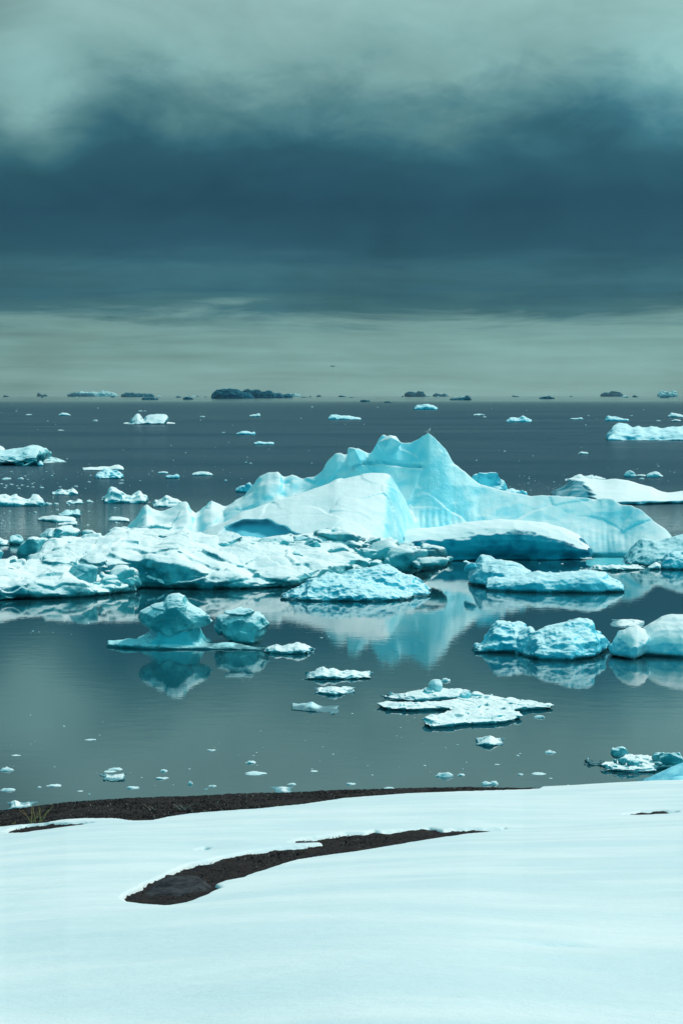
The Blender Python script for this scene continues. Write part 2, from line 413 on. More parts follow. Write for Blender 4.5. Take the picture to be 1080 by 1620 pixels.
# ------------------------------------------------------------------ sea
def sea():
    me = bpy.data.meshes.new('sea'); S = 60000
    me.from_pydata([(-S, 30, 0), (S, 30, 0), (S, S, 0), (-S, S, 0), (-S, -S, 0), (S, -S, 0)], [], [(0, 1, 2, 3), (4, 5, 1, 0)]); me.update()
    m = bpy.data.materials.new('sea_water'); m.use_nodes = True; t = NT(m.node_tree); t.n.clear()
    g = t.node('ShaderNodeNewGeometry').outputs['Position']; sx, sy, sz = t.node('ShaderNodeSeparateXYZ', {0: g}).outputs
    far = t.sstep(sy, 175, 330)                      # sheltered water by the shore, wind-ruffled water outside
    patch = t.noise(t.scale(g, (.004, .010, 0), (2, 1, 0)), 1, 4, .6)
    ruff = t.math('MULTIPLY', t.math('MULTIPLY', far, t.math('SUBTRACT', 1, t.math('MULTIPLY', .75, t.sstep(sy, 1800, 6000)))), t.math('ADD', .74, t.math('MULTIPLY', t.sstep(patch, .35, .7), .26)))
    rip = t.noise(t.scale(g, (.55, .9, 0)), 1, 4, .6, .3)
    rip2 = t.noise(t.scale(g, (2.2, 5, 0)), 1, 3, .6, .3)
    sw = t.noise(t.scale(g, (.05, .12, 0)), 1, 5, .65, .3)
    hn = t.math('ADD', t.math('MULTIPLY', rip, t.math('ADD', .0035, t.math('MULTIPLY', ruff, .30))), t.math('MULTIPLY', rip2, t.math('ADD', .0006, t.math('MULTIPLY', ruff, .05))))
    hn = t.math('ADD', hn, t.math('MULTIPLY', sw, t.math('MULTIPLY', ruff, .25)))
    b = t.node('ShaderNodeBump', {'Height': hn, 'Strength': 1.0, 'Distance': 1.0})
    rough = t.math('ADD', .018, t.math('MULTIPLY', ruff, .16))
    fr = t.node('ShaderNodeFresnel', {'IOR': 1.34, 'Normal': b.outputs[0]}).outputs[0]
    fac = t.math('MULTIPLY', fr, t.math('SUBTRACT', 1.14, t.math('MULTIPLY', ruff, .82)), clamp=True)   # waves hide part of the mirror
    df = t.node('ShaderNodeBsdfDiffuse', {'Color': t.mix(far, (.008, .054, .070, 1), (.006, .050, .084, 1))})
    gl = t.node('ShaderNodeBsdfGlossy', {'Color': (1, 1, 1, 1), 'Roughness': rough, 'Normal': b.outputs[0]})
    mx = t.node('ShaderNodeMixShader', {0: fac, 1: df, 2: gl})
    t.l.new(mx.outputs[0], t.node('ShaderNodeOutputMaterial').inputs[0])
    tag(mesh_obj('sea', me, m), kind='structure')
sea()

# ------------------------------------------------------------------ shore: heath ground, snow, rock
EDGE = np.array([(-900, 1330), (-300, 1305), (0, 1283.5), (100, 1270.5), (200, 1264), (300, 1261), (380, 1257), (480, 1254), (540, 1251), (640, 1248.5), (740, 1246.5),
                 (830, 1248.5), (900, 1247), (1000, 1244.5), (1080, 1243), (1300, 1236), (1900, 1215)], float)
YE = 40.0
def ground_z(a, Y):
    """a: sideways metres per metre forward; Y: metres forward"""
    px = 540 + a*F*1.0
    row = np.interp(px, EDGE[:, 0], EDGE[:, 1]); v = (810-row)/F
    tan = -(v*cP - sP)/(cP + v*sP)
    base = 13.4 - .158*Y
    want = CH - tan*YE
    s = np.clip(Y/YE, 0, 1); s = s**1.5
    z = base + (want - (13.4-.158*YE))*s
    z = z + .10*np.sin(a*17+Y*.11)*np.exp(-((Y-11)/5)**2)*.5
    d = np.maximum(Y - YE, 0)
    z = z - .028*d**2*np.clip(1-d/60, .5, 1) - .02*d
    return np.maximum(z, -2.5)
def px_to_ground(pts, up=0):
    out = []
    for px, py in pts:
        Ys = np.linspace(6, 44, 3000); t = tanrow(py); a = AX(px, py)
        z = ground_z(np.full_like(Ys, a), Ys); f = (CH - t*Ys) - z - up
        i = np.where(f <= 0)[0]; i = i[0] if len(i) else len(Ys)-1
        Y = Ys[i]; out.append((a*Y, Y))
    return np.array(out)
def sdist(X, Y, poly):
    """signed distance (positive outside) to a polygon in metres"""
    d = np.full(X.shape, 1e9); ins = np.zeros(X.shape, bool); n = len(poly)
    for i in range(n):
        x1, y1 = poly[i]; x2, y2 = poly[(i+1) % n]; ex, ey = x2-x1, y2-y1; L = ex*ex+ey*ey+1e-12
        t = np.clip(((X-x1)*ex+(Y-y1)*ey)/L, 0, 1); d = np.minimum(d, np.hypot(X-x1-t*ex, Y-y1-t*ey))
        c = ((y1 > Y) != (y2 > Y)) & (X < (x2-x1)*(Y-y1)/(y2-y1+1e-12)+x1); ins ^= c
    return np.where(ins, -d, d)
BAND = [(-900, 1352), (-300, 1326), (0, 1309), (30, 1306), (70, 1303), (85, 1300), (110, 1297), (140, 1295.5), (190, 1295.5), (202, 1298), (218, 1299.5), (240, 1298.5), (260, 1293.5),
        (300, 1288), (400, 1281), (470, 1274), (540, 1264), (640, 1256.5), (740, 1252.5), (800, 1250.5), (850, 1248.8)]
PATCH = [(193, 1423), (205, 1415), (235, 1400), (270, 1382), (300, 1370), (345, 1360), (400, 1349), (440, 1344), (480, 1341), (505, 1337.5), (512, 1335.5), (490, 1335.8), (470, 1336.5), (455, 1335), (470, 1331), (490, 1328),
         (515, 1324.5), (545, 1320.5), (580, 1319), (592, 1316), (600, 1319), (640, 1316), (680, 1312.5), (700, 1316.5), (722, 1314.5), (760, 1313.5), (792, 1313), (806, 1312.5),
         (790, 1316), (740, 1321), (700, 1326.5), (640, 1336), (600, 1343), (540, 1353), (500, 1358), (465, 1363), (430, 1374), (400, 1383), (380, 1391), (350, 1397), (341, 1402), (346, 1408),
         (320, 1420), (290, 1432), (265, 1436), (230, 1434), (205, 1430)]
PATCH2 = [(5, 1318), (20, 1312), (45, 1307), (75, 1305), (110, 1304.5), (152, 1302.5), (130, 1306.5), (100, 1310.5), (60, 1316), (40, 1319), (20, 1319.5)]
SLIT = [(985, 1290.3), (1010, 1286.5), (1045, 1285.8), (1072, 1286.5), (1060, 1289), (1010, 1291.5)]
SLIT2 = [(311, 1347.5), (322, 1344), (333, 1344), (325, 1348), (316, 1349.5)]
def shore():
    aa = np.concatenate([np.linspace(-.75, -.21, 60)[:-1], np.linspace(-.21, .21, 620), np.linspace(.21, .75, 60)[1:]])
    rows = np.linspace(1660, 1243, 470); Yr = []
    for r in rows:
        t = tanrow(r); lo, hi = 1.0, 60.0
        # plane 13.4-.158Y : 15 - tY = 13.4-.158Y
        Yr.append(1.6/(t-.158) if t > .1585 else 1e3)
    Yr = np.array(Yr); Yr = Yr[Yr < 42]
    YY = np.concatenate([np.linspace(-6, Yr[0], 14)[:-1], Yr, np.linspace(Yr[-1], 48, 70)[1:], np.linspace(48, 75, 40)[1:]])
    A, Y = np.meshgrid(aa, YY); Yg = np.where(Y > 3, Y, 3+(Y-3)*.0)      # behind the eye the strip keeps its width
    X = A*np.maximum(Y, 6); G = ground_z(A, Y)
    n0, n1 = A.shape; idx = np.arange(n0*n1).reshape(n0, n1)
    Q = np.stack([idx[:-1, :-1], idx[:-1, 1:], idx[1:, 1:], idx[1:, :-1]], -1).reshape(-1, 4)
    PX = np.stack([X.ravel(), Y.ravel(), np.zeros(X.size)], 1)
    rough = fbm(PX/np.array([.22, .22, 1]), 3, 5) * .022 + fbm(PX/np.array([.9, .9, 1]), 3, 9)*.03 + np.maximum(fbm(PX/np.array([.10, .14, 1]), 2, 15), 0)*.03
    rough = rough.reshape(X.shape)
    def build(name, Z, mat, kind='structure'):
        V = np.stack([X.ravel(), Y.ravel(), Z.ravel()], 1); me = bpy.data.meshes.new(name)
        me.vertices.add(len(V)); me.vertices.foreach_set('co', V.ravel())
        me.loops.add(Q.size); me.loops.foreach_set('vertex_index', Q.ravel().astype(np.int32))
        me.polygons.add(len(Q)); me.polygons.foreach_set('loop_start', np.arange(0, Q.size, 4, dtype=np.int32))
        me.polygons.foreach_set('use_smooth', [True]*len(Q)); me.update(); me.validate()
        return tag(mesh_obj(name, me, mat), kind=kind)
    # ground
    m = bpy.data.materials.new('heath_soil'); m.use_nodes = True; t = NT(m.node_tree); t.n.clear()
    g = t.node('ShaderNodeNewGeometry').outputs['Position']
    n1_ = t.noise(g, 14, 6, .7); n2_ = t.noise(g, 2.5, 5, .65)
    c = t.ramp(n1_, [(0, (.008, .007, .009, 1)), (.5, (.019, .014, .015, 1)), (.62, (.040, .030, .026, 1)), (.78, (.10, .085, .075, 1))])
    c = t.mix(t.sstep(n2_, .55, .7), c, (.012, .014, .022, 1))
    b = t.node('ShaderNodeBump', {'Height': n1_, 'Strength': 1, 'Distance': .04})
    p = t.node('ShaderNodeBsdfPrincipled', {'Base Color': c, 'Roughness': .9, 'Normal': b.outputs[0], 'Specular IOR Level': .15})
    t.l.new(p.outputs[0], t.node('ShaderNodeOutputMaterial').inputs[0])
    build('ground', G + rough, m)
    # snow
    wob = (fbm(PX/np.array([.35, .35, 1]), 4, 21)).reshape(X.shape)
    s = np.full(X.shape, 9.)
    for poly in (PATCH, PATCH2, SLIT, SLIT2): s = np.minimum(s, sdist(X, Y, px_to_ground(poly, .022)))
    band = px_to_ground(BAND, .03); band = np.array(list(band) + [(band[-1][0]+.6, 43), (band[-1][0]+.6, 90), (-90, 90), (-90, band[0][1])])
    s = np.minimum(s, sdist(X, Y, band))
    s = s + wob*.03*np.clip(Y/18, .6, 2)
    k = np.clip(s/.055, 0, 1); k = np.sqrt(np.maximum(1-(1-k)**2, 0))*.62 + np.clip(s/2.2, 0, 1)*.8
    dune = fbm(PX/np.array([3.5, 1.0, 1]), 4, 31).reshape(X.shape)*.030 + fbm(PX/np.array([9, 3.2, 1]), 2, 33).reshape(X.shape)*.09*np.clip((30-Y)/20, 0, 1)
    fine = fbm(PX/np.array([.5, .12, 1]), 3, 37).reshape(X.shape)*.0035
    dx0, dy0 = px_to_ground([(880, 1525)])[0]
    dent = -.035*np.exp(-(((X-dx0)/.22)**2+((Y-dy0)/.07)**2)) + .015*np.exp(-(((X-dx0)/.3)**2+((Y-dy0-.13)/.09)**2))
    S = G + (.075*k + (dune+fine)*np.clip(s/.8, 0, 1) + dent) - .12*np.clip(-s/.05, 0, 1)*(s < 0) - (s <= 0)*.03
    m2 = bpy.data.materials.new('shore_snow'); m2.use_nodes = True; t = NT(m2.node_tree); t.n.clear()
    g = t.node('ShaderNodeNewGeometry').outputs['Position']
    n = t.noise(t.scale(g, (1.2, 3, 1)), 1, 6, .7); n2_ = t.noise(g, 90, 3, .6)
    c = t.mix(t.sstep(t.noise(t.scale(g, (.35, 1.0, 1)), 1, 4, .5), .35, .7), (.64, .79, .82, 1), (.77, .87, .88, 1))
    h = t.math('ADD', t.math('MULTIPLY', n, .05), t.math('MULTIPLY', n2_, .004))
    b = t.node('ShaderNodeBump', {'Height': h, 'Strength': .8, 'Distance': 1})
    p = t.node('ShaderNodeBsdfPrincipled', {'Base Color': c, 'Roughness': .7, 'Normal': b.outputs[0], 'Specular IOR Level': .2})
    t.l.new(p.outputs[0], t.node('ShaderNodeOutputMaterial').inputs[0])
    build('snow', S, m2)
    # low heath plants on the bare ground: uncountable sprigs, one object
    rnd = random.Random(4); V = []; Fc = []; mi = []
    polys = [px_to_ground(q) for q in (PATCH, PATCH2)] + [band]
    def sprig(x, y, z, h, kind):
        for q in range(rnd.choice((2, 3, 4))):
            a = rnd.uniform(0, 6.28); w_ = h*rnd.uniform(.10, .28); l = h*rnd.uniform(.3, .8); hz = h*rnd.uniform(.4, 1)
            bx, by = math.cos(a), math.sin(a); k0 = len(V)
            V.extend([(x-by*w_, y+bx*w_, z), (x+by*w_, y-bx*w_, z), (x+bx*l+by*w_*.6, y+by*l, z+hz*.8), (x+bx*l*1.1, y+by*l*1.1, z+hz)])
            Fc.append((k0, k0+1, k0+2, k0+3)); mi.append(kind)
    nr = np.random.RandomState(4); N0 = 90000; pick = nr.rand(N0) < .30
    XX = np.where(pick, nr.uniform(-3.2, 3.2, N0), nr.uniform(-9, 5, N0)); YY0 = np.where(pick, nr.uniform(15, 34, N0), nr.uniform(30, 42.5, N0))
    dd = np.min([sdist(XX, YY0, q) for q in polys], axis=0); ok = dd < -.10
    XX = XX[ok][:24000]; YY0 = YY0[ok][:24000]; ZZ = ground_z(XX/YY0, YY0)
    for X0, Y0, z0 in zip(XX, YY0, ZZ):
        r = rnd.random(); kind = 1 if r < .035 else (2 if r < .08 else 0)
        sprig(X0, Y0, z0, rnd.uniform(.012, .032)*(1.3 if kind else 1), kind)
    me = bpy.data.meshes.new('heath'); me.from_pydata(V, [], Fc); me.update()
    o = mesh_obj('heath', me, None)
    for nm, col in (('dark_sprigs', (.012, .012, .014)), ('dry_sprigs', (.30, .26, .22)), ('rusty_sprigs', (.07, .045, .03))):
        mm = bpy.data.materials.new(nm); mm.use_nodes = True; q = NT(mm.node_tree); bs = mm.node_tree.nodes['Principled BSDF']
        ob = q.noise(q.node('ShaderNodeNewGeometry').outputs['Position'], 9, 3, .6)
        q.set(bs.inputs['Base Color'], q.mix(ob, tuple(v*.5 for v in col)+(1,), tuple(v*1.5 for v in col)+(1,))); bs.inputs['Roughness'].default_value = .9
        bs.inputs['Specular IOR Level'].default_value = .1
        me.materials.append(mm)
    me.polygons.foreach_set('material_index', mi); me.update()
    tag(o, 'dark low heath sprigs growing on the bare ground where the snow has melted', 'heath', kind='stuff')
shore()

def gz(x, y): return float(ground_z(np.array([x/y]), np.array([y]))[0])
# dark bedrock bulging out of the melted patch
M_rock = plain_mat('bedrock', (.010, .012, .016), (.050, .055, .062), 9, .9, .04)
rp = px_to_ground([(213, 1426), (345, 1403), (262, 1434), (300, 1404)])
rc = rp[:2].mean(0); rc[1] = (rp[2][1]+rp[3][1])/2
berg('rock', [ball((rc[0], rc[1], gz(rc[0], rc[1])-.10), (.5*abs(rp[1][0]-rp[0][0])*1.05, .62*abs(rp[3][1]-rp[2][1]), .095), 24, 14)], .022, M_rock, [('ridged', (.5, .3, .3), .03), ('fbm', .12, .012)], 3,
     label='smooth dark bedrock bulge at the near end of the long bare patch in the snow', cat='rock', origin=(rc[0], rc[1], gz(rc[0], rc[1])-.05))

# ------------------------------------------------------------------ dry plants on the shore
M_straw = plain_mat('dry_straw', (.42, .25, .10), (.60, .38, .16), 30)
M_twig = plain_mat('dead_twig', (.20, .17, .15), (.38, .33, .28), 20)
def tube(V, Fc, pts, r0, r1, n=5):
    base = len(V); m = len(pts)
    for i, p in enumerate(pts):
        r = r0+(r1-r0)*i/(m-1)
        for j in range(n):
            a = 6.283*j/n; V.append((p[0]+r*math.cos(a), p[1]+r*math.sin(a)*.8, p[2]+r*.35*math.sin(a)))
    for i in range(m-1):
        for j in range(n):
            a = base+i*n+j; b = base+i*n+(j+1) % n; Fc.append((a, b, b+n, a+n))
def tuft(name, px, py, label, n, h, spread, mat, r=.006, seed=1, cat='dry plant', group=None):
    (x, y), = px_to_ground([(px, py)]); z = gz(x, y); rnd = random.Random(seed)
    root = empty(name, (x, y, z-.03), label, cat, group)
    for i in range(n):
        V = []; Fc = []; lean = rnd.uniform(-spread, spread); ly = rnd.uniform(-.3, .3); H = h*rnd.uniform(.6, 1.1); bx = rnd.uniform(-1, 1)*h*.35*spread
        pts = [(bx+lean*H*t_**1.4, ly*H*t_**1.5*.5, H*t_*(1-.12*t_*abs(lean))) for t_ in np.linspace(0, 1, 7)]
        tube(V, Fc, pts, r, r*.35)
        me = bpy.data.meshes.new('stem'); me.from_pydata(V, [], Fc); me.update(); mesh_obj('stem', me, mat, root)
tuft('grass_tuft', 56, 1303, 'tallest dry straw-coloured grass tuft standing on the dark heath at the left', 16, .36, .8, M_straw, .007, 2)
tuft('grass_tuft', 22, 1306, 'short pale stub of dry grass left of the tall grass tuft', 7, .10, .5, M_straw, .007, 5)
tuft('dead_twig', 244, 1283, 'forked bleached dead twig on the heath, right of the grass tuft', 5, .17, 1.1, M_twig, .006, 8)
tuft('dead_twig', 268, 1290, 'thin pale dead twig at the snow edge beside a curled branch', 4, .10, 1.2, M_twig, .005, 11)
tuft('dead_twig', 290, 1281, 'curled whitish dead branch with many prongs on the heath band', 9, .14, 1.4, M_twig, .008, 14)
tuft('grass_stalks', 934, 1250, 'tiny thin stalks poking out of the snow near its right-hand crest', 4, .10, .5, M_straw, .0025, 17)

# ------------------------------------------------------------------ main iceberg
FB = [(150, 893), (640, 893), (1080, 890)]
main = empty('iceberg', (3.5, 180, 0), 'largest iceberg, with a pointed peak where a gull stands and a long pale wall', 'iceberg')
crestA = [(190, 842), (200, 832), (215, 817), (227, 802), (233, 797), (238, 803), (245, 806), (256, 804), (270, 797), (284, 790), (296, 788), (302, 794), (309, 806), (316, 802), (325, 792), (334, 787), (343, 791), (355, 797), (369, 787), (385, 782), (403, 765), (412, 752), (424, 745), (440, 745.5),
          (446, 752), (449, 754), (463, 750), (479, 755), (498, 752), (510, 744), (519, 730), (533, 717), (547, 718), (566, 706), (585, 716.5), (594, 703), (605, 687.5), (627, 688), (634, 699), (650, 698),
          (665, 689), (678, 682), (689, 691), (705, 708), (717, 730), (739, 749), (758, 767), (783, 774), (815, 780), (840, 784), (857, 781), (904, 786), (941, 790), (956, 786), (971, 788), (982, 797),
          (998, 797), (1017, 805), (1036, 821), (1055, 837), (1064, 848), (1068, 872)]
def wallshape(P, N):
    # bedding: shallow vertical flutes melted down the wall, a blue crevasse line below the peak
    px = 540 + P[:, 0]/P[:, 1]*F; row = 810 - F*np.tan(np.arctan2(P[:, 2]-CH, P[:, 1]) + PITCH)
    m = np.clip((N[:, 1] < .1)*1., 0, 1)*np.clip((px-600)/60, 0, 1)
    fl = np.sin(px*.62 + 2.5*vnoise(np.stack([P[:, 0]*.5, P[:, 2]*.6, P[:, 0]*0], 1), 3))*(np.exp(-((row-822)/16)**2)*np.exp(-((px-690)/55)**2)*.9 + np.exp(-((row-852)/14)**2)*np.exp(-((px-930)/80)**2)*.55) + vnoise(np.stack([px*.11, row*.03, px*0], 1), 5)*.35
    d = fl*m*.055
    line = np.interp(px, [500, 558, 575, 600, 640, 668], [760, 740, 733, 730, 735, 736])
    cre = np.exp(-((row-line)/2.6)**2)*np.clip((px-552)/8, 0, 1)*np.clip((672-px)/8, 0, 1)
    d = d - .8*cre*m.clip(.6, 1)*(N[:, 1] < .2)
    return P + N*d[:, None]
crestH = [(318, 842), (325, 838), (340, 831), (356, 824), (381, 810), (400, 808), (432, 796), (463, 786), (495, 775.5), (520, 766), (531, 760), (563, 750), (594, 744.5), (612, 743), (622, 747), (636, 772), (646, 800), (656, 830), (668, 858)]
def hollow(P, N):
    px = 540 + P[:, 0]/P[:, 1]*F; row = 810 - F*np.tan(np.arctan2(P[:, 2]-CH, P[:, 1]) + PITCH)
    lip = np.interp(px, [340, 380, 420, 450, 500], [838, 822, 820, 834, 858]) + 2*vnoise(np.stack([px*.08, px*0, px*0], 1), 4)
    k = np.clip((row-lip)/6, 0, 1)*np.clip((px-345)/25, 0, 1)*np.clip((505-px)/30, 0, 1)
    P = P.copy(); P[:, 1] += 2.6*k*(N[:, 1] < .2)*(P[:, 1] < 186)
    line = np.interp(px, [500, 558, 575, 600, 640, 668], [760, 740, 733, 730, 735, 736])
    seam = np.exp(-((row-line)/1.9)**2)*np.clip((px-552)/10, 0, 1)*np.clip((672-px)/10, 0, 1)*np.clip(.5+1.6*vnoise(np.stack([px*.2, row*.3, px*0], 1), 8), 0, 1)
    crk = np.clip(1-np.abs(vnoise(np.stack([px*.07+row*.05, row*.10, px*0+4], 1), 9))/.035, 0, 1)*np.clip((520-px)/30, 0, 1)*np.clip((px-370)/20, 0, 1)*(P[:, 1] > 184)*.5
    SHADE_BLUE[0] = np.clip(k*.9*(P[:, 1] < 189)*(N[:, 1] < .3) + seam*.9 + crk, 0, 1)  # hollow's blue shade painted into the colour, with the blue seam and cracks
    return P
def soften(me, P):                  # snow drifted into the fold between the slope and the wall
    Q = smooth_pts(me, P, 140); px = 540 + P[:, 0]/P[:, 1]*F
    w_ = np.clip((px-585)/30, 0, 1)*np.clip((705-px)/30, 0, 1)*np.clip((9.2-P[:, 2])/2, 0, 1)
    return P + (Q-P)*w_[:, None]
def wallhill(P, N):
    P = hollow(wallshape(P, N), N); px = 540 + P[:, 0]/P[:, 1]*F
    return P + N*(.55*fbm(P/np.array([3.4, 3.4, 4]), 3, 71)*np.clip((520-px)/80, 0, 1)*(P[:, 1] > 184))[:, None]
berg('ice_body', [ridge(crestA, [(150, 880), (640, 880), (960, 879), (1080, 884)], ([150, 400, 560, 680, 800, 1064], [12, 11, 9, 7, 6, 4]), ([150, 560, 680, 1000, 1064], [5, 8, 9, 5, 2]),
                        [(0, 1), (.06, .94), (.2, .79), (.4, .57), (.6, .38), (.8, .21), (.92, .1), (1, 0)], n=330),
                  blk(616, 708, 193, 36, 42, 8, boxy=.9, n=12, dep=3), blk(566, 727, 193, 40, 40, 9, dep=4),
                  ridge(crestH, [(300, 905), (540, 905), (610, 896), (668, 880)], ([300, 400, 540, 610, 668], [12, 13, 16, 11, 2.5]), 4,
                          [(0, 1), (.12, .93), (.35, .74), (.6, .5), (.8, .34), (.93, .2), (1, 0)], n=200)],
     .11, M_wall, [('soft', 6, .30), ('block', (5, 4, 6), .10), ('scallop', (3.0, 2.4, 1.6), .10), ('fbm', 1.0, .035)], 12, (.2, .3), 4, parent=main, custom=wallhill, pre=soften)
sh = [slab([(925, 883), (1040, 883), (1035, 890), (1004, 894), (985, 897), (940, 897), (925, 894)], top=.03, bottom=-.4)]
berg('drowned_foot', sh, .14, M_foot, [('soft', 3, .01)], 13, (0, .3), 1, parent=main)
crestL = [(632, 850), (640, 840), (655, 835), (689, 833), (715, 829), (739, 826), (783, 823), (815, 822), (835, 823), (857, 825.5), (891, 835), (916, 846), (932, 861), (943, 874), (948, 885)]
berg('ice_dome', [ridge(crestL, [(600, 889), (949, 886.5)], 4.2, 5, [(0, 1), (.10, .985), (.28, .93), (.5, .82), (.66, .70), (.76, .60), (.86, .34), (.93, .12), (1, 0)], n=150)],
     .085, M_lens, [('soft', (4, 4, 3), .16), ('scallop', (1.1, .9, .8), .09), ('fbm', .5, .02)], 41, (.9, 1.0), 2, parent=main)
berg('back_shoulder', [blk(772, 764, 196, 54, 34, 51, dep=4), blk(790, 770, 195, 26, 20, 52, dep=3)] + [blk(800+i*5, 781-(i % 3), 193, 9, 9, 60+i, dep=1.5) for i in range(7)],
     .10, M_blue, [('block', .9, .12), ('fbm', .4, .05)], 8, parent=main)

# ------------------------------------------------------------------ rubble masses in front of it
def embed(root, items, yf, seed):               # blocks frozen into the raft: parts of it
    for i, (px, py, w_, h_) in enumerate(items):
        Y = float(yf(py)) - .3
        berg('frozen_block', [blk(px, py, Y, w_, h_, seed*10+i, n=26, boxy=.45, tilt=.28)], max(.05, w_*PIX(Y)*.03), M_rub, [('soft', 1.2, .08), ('block', 1.1, .09), ('fbm', .3, .02)], seed+i, smooth=2, parent=root, cut=(0, .3))
rub_embed = [(70, 862, 40, 26), (112, 858, 50, 22), (150, 856, 40, 16), (178, 850, 34, 18), (205, 848, 40, 16), (120, 885, 50, 24), (165, 878, 44, 24), (198, 872, 34, 22), (224, 858, 30, 20), (290, 858, 44, 22), (300, 885, 40, 24), (212, 892, 40, 24),
             (250, 885, 34, 20), (282, 905, 50, 22), (395, 864, 40, 30), (410, 882, 44, 26), (360, 893, 50, 20), (436, 872, 36, 26), (445, 895, 40, 18), (330, 912, 40, 16), (505, 860, 40, 24), (530, 872, 44, 20), (560, 862, 50, 18), (590, 860, 30, 22),
             (612, 866, 36, 28), (640, 872, 34, 24), (585, 880, 44, 24), (625, 888, 44, 22), (655, 885, 36, 20), (545, 888, 40, 20), (515, 892, 36, 22), (675, 893, 36, 14), (236, 872, 26, 18), (380, 912, 40, 14), (180, 905, 40, 22), (240, 912, 44, 18)]
def rubY(py): return np.interp(py, [835, 932], [172, 154.5])
rnd = random.Random(77)
rub = []
footB = [(40, 935), (150, 935), (225, 931), (268, 933), (340, 934), (400, 932), (450, 931), (500, 927), (560, 921), (652, 911), (712, 896)]
crestB = [(50, 880), (70, 860), (90, 852), (130, 852), (160, 848), (189, 840), (233, 838), (300, 842), (350, 848), (420, 851), (460, 851), (500, 844), (540, 841), (575, 847), (600, 856), (640, 860), (670, 870), (700, 886), (713, 893)]
def rubP(x):
    c = np.interp(x, [60, 150, 280, 330, 470, 520, 713], [.35, .66, .62, .34, .34, .5, .5])
    return [(0, 1), (.2, .95), (.5, .5+.4*c+.1), (.80, c+.05), (.93, c), (.96, c*.85), (1, 0)]
rub.append(ridge(crestB, footB, ([50, 120, 200, 560, 640, 713], [8, 13, 15, 14, 9, 2]), ([50, 650, 713], [5, 5, 1.5]), None, n=280, Pv=rubP))
for px, py, w_, h_, s in [(94, 850, 62, 34, 1), (49, 868, 44, 36, 2), (150, 850, 34, 16, 3), (190, 848, 44, 26, 4), (215, 860, 60, 30, 5), (150, 870, 60, 30, 7), (110, 878, 50, 26, 30), (436, 866, 60, 40, 8), (537, 853, 84, 28, 9),
                           (600, 876, 60, 36, 10), (640, 884, 60, 32, 11), (560, 880, 60, 26, 12), (505, 880, 40, 40, 13), (680, 893, 46, 18, 14), (400, 880, 50, 40, 16), (280, 870, 60, 30, 17), (620, 866, 34, 24, 18), (255, 900, 60, 40, 19),
                           (330, 905, 60, 30, 20), (575, 870, 26, 20, 21), (650, 872, 26, 20, 22), (200, 905, 50, 30, 23)]:
    rub.append(blk(px, py, rubY(py)-.5, w_, h_, 100+s, boxy=.6))
for i in range(70):
    px = rnd.uniform(60, 690); lo = np.interp(px, *zip(*crestB))+4; hi = np.interp(px, *zip(*footB))-22
    if hi <= lo: continue
    py = rnd.uniform(lo, hi); s = rnd.choice((8, 10, 14, 20, 28))
    rub.append(blk(px, py, rubY(py), s*1.3, s*.8, 300+i, boxy=.6))
raft = empty('ice_floe', (AX(380, 930)*160, 160, 0), 'wide hummocky raft of snow-covered ice rubble lying in front of the largest iceberg', 'ice floe')
berg('rubble_base', rub, .085, M_rub, [('soft', 4, .3), ('pillow', (2.8, 2.6, 1.8), .55), ('block', (2.4, 2.2, 1.7), .22), ('ridged', (1.6, 1.6, 1.1), .10), ('fbm', .4, .03)], 5, (.9, .6), 1, post=1, parent=raft)
embed(raft, rub_embed, rubY, 31)
footB1 = [(-60, 952), (0, 951), (120, 947), (173, 942), (222, 936)]
crestB1 = [(-60, 875), (0, 884), (30, 888), (60, 890), (100, 884), (140, 895), (165, 902), (200, 903), (214, 910), (222, 922)]
r1 = [ridge(crestB1, footB1, ([-60, 150, 222], [10, 8, 3]), 3, [(0, 1), (.2, .85), (.5, .66), (.8, .52), (.92, .42), (1, 0)], n=120)]
for px, py, w_, h_, s in [(98, 898, 62, 40, 1), (60, 925, 40, 14, 3), (195, 918, 52, 34, 4), (10, 895, 36, 26, 5), (-20, 890, 50, 40, 6), (25, 915, 34, 20, 7), (-5, 928, 36, 30, 8), (165, 925, 40, 34, 9), (70, 890, 30, 14, 10)]:
    r1.append(blk(px, py, np.interp(py, [880, 945], [158, 148.5]), w_, h_, 500+s, boxy=.6))
for i in range(26):
    px = rnd.uniform(-40, 215); py = rnd.uniform(892, 925); s = rnd.choice((8, 10, 14, 20))
    r1.append(blk(px, py, np.interp(py, [880, 945], [158, 148.5]), s*1.4, s*.8, 700+i, boxy=.6))
raft1 = empty('ice_floe', (AX(80, 930)*152, 152, 0), 'snowy ice mass at the left edge, lower and nearer than the wide rubble raft', 'ice floe')
berg('rubble_base', r1, .08, M_rub, [('soft', 4, .3), ('pillow', (2.6, 2.4, 1.6), .5), ('block', (2.2, 2.0, 1.6), .20), ('ridged', (1.6, 1.6, 1.1), .09), ('fbm', .4, .03)], 15, (.8, .5), 1, post=1, parent=raft1)
embed(raft1, [(12, 897, 34, 22), (-15, 905, 40, 26), (40, 905, 40, 16), (60, 893, 30, 16), (30, 925, 34, 14), (75, 922, 44, 14), (125, 893, 30, 14), (150, 905, 30, 18), (185, 908, 40, 14), (205, 920, 28, 22), (178, 928, 30, 22), (100, 930, 40, 16), (5, 938, 40, 16), (60, 938, 40, 12), (150, 930, 26, 20)], lambda q: float(np.interp(q, [880, 945], [158, 148.5])), 51)
